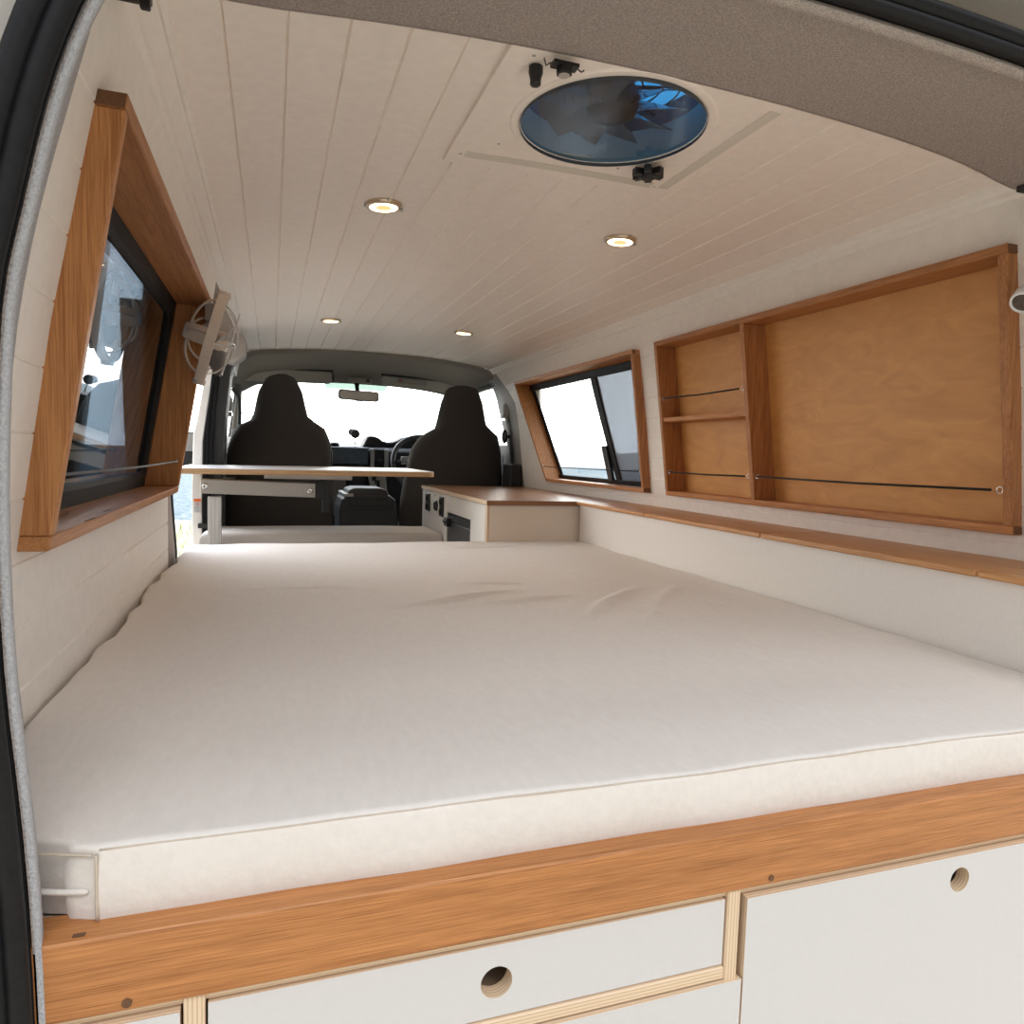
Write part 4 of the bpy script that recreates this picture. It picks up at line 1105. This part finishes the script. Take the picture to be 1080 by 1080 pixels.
# ------------------------------------------------------------------ dashboard and controls
db = empty('dashboard', (0, 4.2, .1), 'black dashboard under the windscreen with screen and vents', 'dashboard')
b = MB(); prof = [(4.00, -.10), (4.00, .0), (4.06, .20), (4.06, .30), (4.09, .325), (4.25, .335), (4.60, .30), (4.68, .20), (4.68, -.3), (4.05, -.3)]
b.loft([[(x, y, z - (.02 if abs(x) > .6 else 0)) for y, z in prof] for x in (-.73, -.6, -.3, 0, .3, .6, .73)]); b.build('body', M['blackm'], db, bevel=.01)
b = MB(); b.box(-.165, .075, 4.045, 4.06, .215, .322); sc = b.build('screen', M['screenb'], db, bevel=.004)
b = MB()
for k in range(10): b.box(-.130 + (k * 37 % 19) * .009, -.118 + (k * 37 % 19) * .009, 4.0435, 4.0452, .235 + (k * 13 % 7) * .010, .239 + (k * 13 % 7) * .010)
build_each(b, 'screen_icon', M['dark'], sc)
for x0 in (.086, .175):
    b = MB(); b.box(x0, x0 + .026, 4.035, 4.055, .200, .318); b.build('silver_strip', M['silver'], db, bevel=.004)
b = MB(); b.box(.112, .175, 4.045, 4.06, .225, .312)
for k in range(6): b.box(.114, .173, 4.036, 4.046, .240 + k * .012, .244 + k * .012)
vt = b.build('air_vent', M['black'], db)
b = MB(); b.ball((.143, 4.03, .245), .018, (1, .6, .8)); b.build('dial', M['dark'], vt, smooth=True)
b = MB(); b.prism([(.055, 3.96, .175), (.172, 3.96, .175), (.175, 3.90, .045), (.078, 3.90, .058)], (0, 0, 0), (0, .02, 0)); gp_ = b.build('gear_panel', M['silver'], db, bevel=.003)
b = MB()
for (x, y_, z, w, h) in ((.085, 3.945, .155, .035, .028), (.085, 3.935, .13, .024, .03), (.100, 3.925, .112, .03, .022), (.110, 3.915, .095, .02, .03)): b.box(x, x + w, y_ - .004, y_ + .02, z - h / 2, z + h / 2)
b.build('gear_slot', M['black'], gp_)
b = MB(); b.box(-.05, .05, 3.93, 4.0, -.30, .185); b.build('centre_stack', M['black'], db, bevel=.01)
b = MB(); b.box(-.19, -.075, 3.93, 3.97, -.10, .12); b.build('side_pocket', plain('speckled_grey_carpet', (.22, .20, .18), .95, var=.6, scale=120), db)
b = MB(); P_ = [(.045, .325), (.060, .352), (.078, .392), (.095, .402), (.118, .401), (.150, .392), (.178, .372), (.205, .366), (.24, .365), (.275, .378), (.31, .400), (.36, .408), (.44, .41), (.53, .395), (.58, .32)]
b.prism([(x, 4.14, z) for x, z in P_], (0, 0, 0), (0, .22, 0)); b.build('instrument_hood', M['blackm'], db, bevel=.012)
b = MB(); b.tube([(-.20, 4.06, .331), (-.14, 4.08, .345), (-.09, 4.09, .352), (-.05, 4.09, .345), (-.03, 4.09, .333)], .002, 6)
b.ball((-.13, 4.13, .338), .028, (1.2, 1, .55)); b.build('dash_cable', M['black'], db, smooth=True)
dc = empty('dash_camera', (0, 4.2, .34), 'small round camera on a stalk on the dashboard', 'camera')
b = MB(); b.lathe((.006, 4.19, .412), (0, -1, .1), [(0, -.03), (.026, -.028), (.030, .0), (.028, .010), (.022, .012), (0, .012)], 20); b.lathe((-.014, 4.20, .422), (0, -1, 0), [(0, -.02), (.022, -.02), (.024, .0), (0, .004)], 16); b.build('camera_head', M['dark'], dc, smooth=True)
b = MB(); b.tube([(.003, 4.195, .39), (.006, 4.195, .36), (.004, 4.195, .336)], [.003, .004, .007], 8); b.build('stalk', M['silver'], dc, smooth=True)

sw = empty('steering_wheel', (.36, 3.98, .20), 'dark steering wheel in front of the driver seat', 'steering wheel')
c = V((.395, 3.92, .235)); u = V((1, 0, 0)); w = V((0, .42, .907)); R_ = .185
b = MB(); b.tube([c + (u * math.cos(2 * PI * k / 48) + w * math.sin(2 * PI * k / 48)) * R_ for k in range(48)], .016, 10, closed=True); b.build('rim', plain('grey_wheel_leather', (.075, .078, .085), .4, var=.1), sw, smooth=True)
b = MB(); b.tube([c - u * .17, c - u * .08 - V((0, -.02, .01)), c], [.018, .022, .05], 10); b.tube([c + u * .17, c + u * .08, c], [.018, .022, .05], 10); b.ball(c + V((0, .03, 0)), .075, (1, .5, .8)); b.build('spokes', M['dark'], sw, smooth=True)
b = MB(); b.box(.255, .300, 3.875, 3.895, .245, .275); b.box(.260, .290, 3.88, 3.9, .225, .240); build_each(b, 'wheel_button', M['silver'], sw, bevel=.003)

cc = empty('centre_console', (-.02, 3.3, -.62), 'dark storage box between the two front seats', 'console box')
b = MB(); pr = [(-.170, -.10), (-.168, .0), (-.158, .045), (-.13, .068), (.09, .068), (.120, .045), (.135, .0), (.14, -.10), (.14, -.61), (-.17, -.61)]
b.loft([[(x, y, z) for x, z in pr] for y in (3.25, 3.28, 3.60)]); b.build('box', M['dark'], cc, bevel=.014, seg=3)
b = MB(); b.loft([[(x, y, z) for x, z in ((-.135, .060), (-.12, .095), (-.09, .105), (.05, .105), (.078, .095), (.09, .060))] for y in (3.27, 3.29, 3.55)]); b.build('lid', M['dark'], cc, bevel=.008, seg=3)
b = MB()
for (x0, x1, z0, z1) in ((-.125, .075, .050, .054), (-.125, -.121, .015, .05), (.071, .075, .015, .05), (-.125, .105, .013, .017), (-.125, .105, -.008, -.005), (.101, .105, -.008, .055)): b.box(x0, x1, 3.243, 3.2505, z0, z1)
b.build('panel_line', M['blackm'], cc)
MB().box(-.15, -.10, 3.245, 3.60, .060, .075).build('edge_trim', M['silver'], cc, bevel=.003)

# seat belts
def belt(pts, ax_, cap, label, s):
    r = empty('seat_belt', pts[0], label, 'seat belt', 'cab seat belts')
    b = MB(); b.loft([[(p[0], p[1] - .022, p[2]), (p[0] + s * .003, p[1] - .022, p[2]), (p[0] + s * .003, p[1] + .022, p[2]), (p[0], p[1] + .022, p[2])] for p in pts]); b.build('strap', M['blackm'], r)
    b = MB(); b.loft([[(cap[0] + s * dx * k, cap[1] + dy * k, cap[2] + dz) for dx, dy in ((.014, -.028), (-.014, -.028), (-.018, 0), (-.014, .028), (.014, .028))] for dz, k in ((-.035, .8), (-.02, 1), (.02, 1), (.04, .6))]); b.build('anchor_cover', M['cabgrey'], r, bevel=.006)
    b = MB(); b.box(cap[0] - .016, cap[0] + .016, cap[1] - .03, cap[1] + .03, cap[2] - .058, cap[2] - .038); b.build('buckle', M['steel'], r, bevel=.004)
    return r
belt([(.690, 3.12, .50), (.700, 3.10, .42), (.708, 3.08, .32), (.712, 3.06, .20)], 0, (.688, 3.13, .540), 'seat belt on the light grey pillar behind the driver seat', 1)
belt([(-.700, 3.05, .44), (-.712, 3.02, .36), (-.722, 3.0, .25), (-.735, 2.98, .12)], 0, (-.700, 3.06, .500), 'seat belt with grey anchor on the left cab pillar', -1)
b = MB(); b.ball((.668, 3.08, .400), .034, (.45, .8, 1.1)); b.cyl((.668, 3.08, .400), (.700, 3.08, .400), .008, n=10); tag(b.build('coat_hook', M['black'], smooth=True), 'round black fitting beside the driver seat shoulder', 'fitting')

# outside mirror, seen through the side door opening
om = empty('wing_mirror', (-.99, 4.2, .18), 'black wing mirror seen through the open side door', 'mirror')
b = MB(); P_ = rrect(-1.045, -.925, .175, .385, .03)
b.loft([[( -.985 + (x + .985) * s_, 4.2 + d, .28 + (z - .28) * s_) for x, z in P_] for s_, d in ((.97, -.004), (1, .01), (.95, .05), (.5, .09))]); b.build('housing', M['black'], om, bevel=.004)
b = MB(); b.box(-1.035, -.935, 4.190, 4.1955, .268, .375); b.build('mirror_glass', M['cabgrey'], om)
b = MB(); b.tube([(-.95, 4.23, .20), (-.86, 4.25, .16), (-.76, 4.28, .12)], .02, 8); b.build('arm', M['black'], om, smooth=True)

# black clips on the top corners of the rear opening
for x, y, z, lab in ((-.640, .290, .742, 'small black clip at the top left corner of the ceiling edge'), (.657, .325, .754, 'small black clip at the top right corner of the ceiling edge')):
    b = MB(); b.box(x - .020, x + .016, y - .012, y + .006, z - .006, z + .004); b.box(x + .006, x + .016, y - .012, y - .004, z - .016, z - .004); o = b.build('ceiling_clip', M['black'], bevel=.002); tag(o, lab, 'clip', 'ceiling edge clips')

# ------------------------------------------------------------------ outside
def ground_mat():
    m, nt, out = newmat('coastal_grass_ground'); L = nt.links.new
    bs = N(nt, 'ShaderNodeBsdfPrincipled'); bs.inputs['Roughness'].default_value = 1
    v = coords(nt, (1.4, 1.4, 1.4)); n1 = N(nt, 'ShaderNodeTexNoise'); n1.inputs['Detail'].default_value = 9; n1.inputs['Roughness'].default_value = .7; L(v, n1.inputs['Vector'])
    r = N(nt, 'ShaderNodeValToRGB'); e = r.color_ramp.elements
    e[0].position = .42; e[0].color = (.20, .19, .12, 1); e[1].position = .56; e[1].color = (.36, .29, .23, 1)
    x = r.color_ramp.elements.new(.5); x.color = (.30, .265, .20, 1)
    L(n1.outputs['Fac'], r.inputs['Fac']); L(r.outputs['Color'], bs.inputs['Base Color']); L(bs.outputs[0], out.inputs['Surface']); return m
def sea_mat():
    m, nt, out = newmat('calm_sea'); L = nt.links.new
    bs = N(nt, 'ShaderNodeBsdfPrincipled'); bs.inputs['Roughness'].default_value = .6; bs.inputs['Specular IOR Level'].default_value = .06
    v = coords(nt, (.5, .5, .5)); n1 = N(nt, 'ShaderNodeTexNoise'); n1.inputs['Detail'].default_value = 8; L(v, n1.inputs['Vector'])
    r = N(nt, 'ShaderNodeValToRGB'); e = r.color_ramp.elements; e[0].position = .45; e[0].color = (.045, .085, .105, 1); e[1].position = .75; e[1].color = (.22, .26, .27, 1)
    L(n1.outputs['Fac'], r.inputs['Fac']); L(r.outputs['Color'], bs.inputs['Base Color'])
    bp = N(nt, 'ShaderNodeBump'); bp.inputs['Strength'].default_value = .8; bp.inputs['Distance'].default_value = .3
    L(n1.outputs['Fac'], bp.inputs['Height']); L(bp.outputs[0], bs.inputs['Normal']); L(bs.outputs[0], out.inputs['Surface']); return m
b = MB(); rings = []
for r_, z in ((0.01, -1.30), (6, -1.30), (12, -1.33), (18, -1.5), (22, -2.2), (24, -3.2)):
    rings.append([(r_ * math.cos(2 * PI * k / 64) * (1 + .05 * math.sin(k)), 1 + r_ * math.sin(2 * PI * k / 64) * (1 + .04 * math.cos(2 * k)), z + (.05 * noise.noise(V((k, r_, 0))) if r_ > 6 else 0)) for k in range(64)])
b.loft(rings, closed=True, caps=False)
tag(b.build('ground', ground_mat(), smooth=True), 'grassy sandy ground outside the open side door', kind='structure')
b = MB(); n_ = 48; rings = [[(r_ * math.cos(2 * PI * k / n_), r_ * math.sin(2 * PI * k / n_), -2.8) for k in range(n_)] for r_ in (10, 60, 300, 3000)]
b.loft(rings, closed=True, caps=False); tag(b.build('sea', sea_mat()), 'pale blue sea out to the horizon', kind='structure')
b = MB()
for k in range(900):
    if k < 160: x, y = random.uniform(-1.9, -1.35), random.uniform(4.5, 8)
    else: x, y = random.uniform(-4, -1.3), random.uniform(4.5, 15)
    h = random.uniform(.08, .28); a = random.uniform(0, 2 * PI); d = V((math.cos(a), math.sin(a), 0)); lean_ = V((random.uniform(-.5, .5), random.uniform(-.5, .5), 1)) * h; p = V((x, y, -1.31))
    v0, v1, v2, v3 = b.v(p - d * .006), b.v(p + d * .006), b.v(p + lean_ * .6 + d * .004), b.v(p + lean_)
    b.face([v0, v1, v2, v3])
tag(b.build('tall_grass', plain('seaside_grass', (.34, .38, .12), .8, var=.3, scale=3), solid=.001), 'thin green grass growing on the sand beside the van', 'grass', kind='stuff')
b = MB(); R_ = []
for k in range(20):
    x = 60 + k * 12; h = 9 * math.sin(PI * k / 19) * (1 + .3 * math.sin(k * 1.7)); y = 260 + 10 * math.sin(k)
    R_.append([(x, y - 20, -3), (x, y - 8, -3 + h * .8), (x, y, -3 + h), (x, y + 30, -3)])
b.loft(R_, closed=False); tag(b.build('distant_hill', plain('pale_headland', (.62, .60, .52), .9, scale=.02, var=.1), smooth=True), 'low pale headland beyond the right cab window', kind='structure')

# ------------------------------------------------------------------ sky, camera, view
SKY_BACK_LOW, SKY_BACK_HIGH, SKY_FRONT, SUN_E = .28, 1.3, 6.8, 1.36
W = bpy.data.worlds.new('sky'); S.world = W; W.use_nodes = True; nt = W.node_tree; nt.nodes.clear()
out = nt.nodes.new('ShaderNodeOutputWorld'); bg = nt.nodes.new('ShaderNodeBackground')
tc = nt.nodes.new('ShaderNodeTexCoord'); sx = nt.nodes.new('ShaderNodeSeparateXYZ'); rp = nt.nodes.new('ShaderNodeValToRGB')
nt.links.new(tc.outputs['Generated'], sx.inputs[0]); nt.links.new(sx.outputs['Z'], rp.inputs[0])
e = rp.color_ramp.elements; e[0].position = 0; e[0].color = (.95, .95, .93, 1); e[1].position = .75; e[1].color = (.78, .86, 1, 1)
x = e.new(.12); x.color = (1, .965, .915, 1)
nt.links.new(rp.outputs[0], bg.inputs[0])
# brighter sky over the sea ahead than behind the van
def mrange(src, a, b, c, d):
    m = nt.nodes.new('ShaderNodeMapRange')
    for k, v in zip(('From Min', 'From Max', 'To Min', 'To Max'), (a, b, c, d)): m.inputs[k].default_value = v
    nt.links.new(src, m.inputs['Value']); return m.outputs[0]
back = mrange(sx.outputs['Z'], .0, .6, SKY_BACK_LOW, SKY_BACK_HIGH); mixf = mrange(sx.outputs['Y'], -.25, .45, 0, 1)
mx = nt.nodes.new('ShaderNodeMix'); mx.data_type = 'FLOAT'; nt.links.new(mixf, mx.inputs[0]); nt.links.new(back, mx.inputs[2]); mx.inputs[3].default_value = SKY_FRONT
nt.links.new(mx.outputs[0], bg.inputs[1]); nt.links.new(bg.outputs[0], out.inputs[0])
sun = bpy.data.lights.new('hazy_sun', 'SUN'); sun.energy = SUN_E; sun.angle = math.radians(35); sun.color = (1, .955, .90)
so = bpy.data.objects.new('hazy_sun', sun); COL.objects.link(so); so.rotation_euler = V((-.12, .55, -.82)).to_track_quat('-Z', 'Y').to_euler()

cam = bpy.data.cameras.new('camera'); co = bpy.data.objects.new('camera', cam); COL.objects.link(co); S.camera = co
yaw, pit, rol, F = .3272, -.0774, .031, 749.91
fw = V((math.sin(yaw) * math.cos(pit), math.cos(yaw) * math.cos(pit), math.sin(pit)))
rt = V((math.cos(yaw), -math.sin(yaw), 0)); upv = rt.cross(fw)
rt2 = rt * math.cos(rol) + upv * math.sin(rol); up2 = -rt * math.sin(rol) + upv * math.cos(rol)
mm = Matrix((rt2, up2, -fw)).transposed().to_4x4(); mm.translation = V((-.5078, -.5435, .2941)); co.matrix_world = mm
cam.sensor_fit = 'HORIZONTAL'; cam.sensor_width = 36; cam.lens = 36 * F / 1080; cam.clip_start = .02; cam.clip_end = 5000

S.view_settings.view_transform = 'Standard'; S.view_settings.look = 'None'; S.view_settings.gamma = 1; S.view_settings.use_curve_mapping = False
S.view_settings.exposure = 0.30
try:
    S.cycles.max_bounces = 14; S.cycles.diffuse_bounces = 8; S.cycles.glossy_bounces = 6; S.cycles.transparent_max_bounces = 16
    S.cycles.use_denoising = True; S.cycles.caustics_reflective = False; S.cycles.caustics_refractive = False; S.cycles.sample_clamp_indirect = 6
except Exception: pass
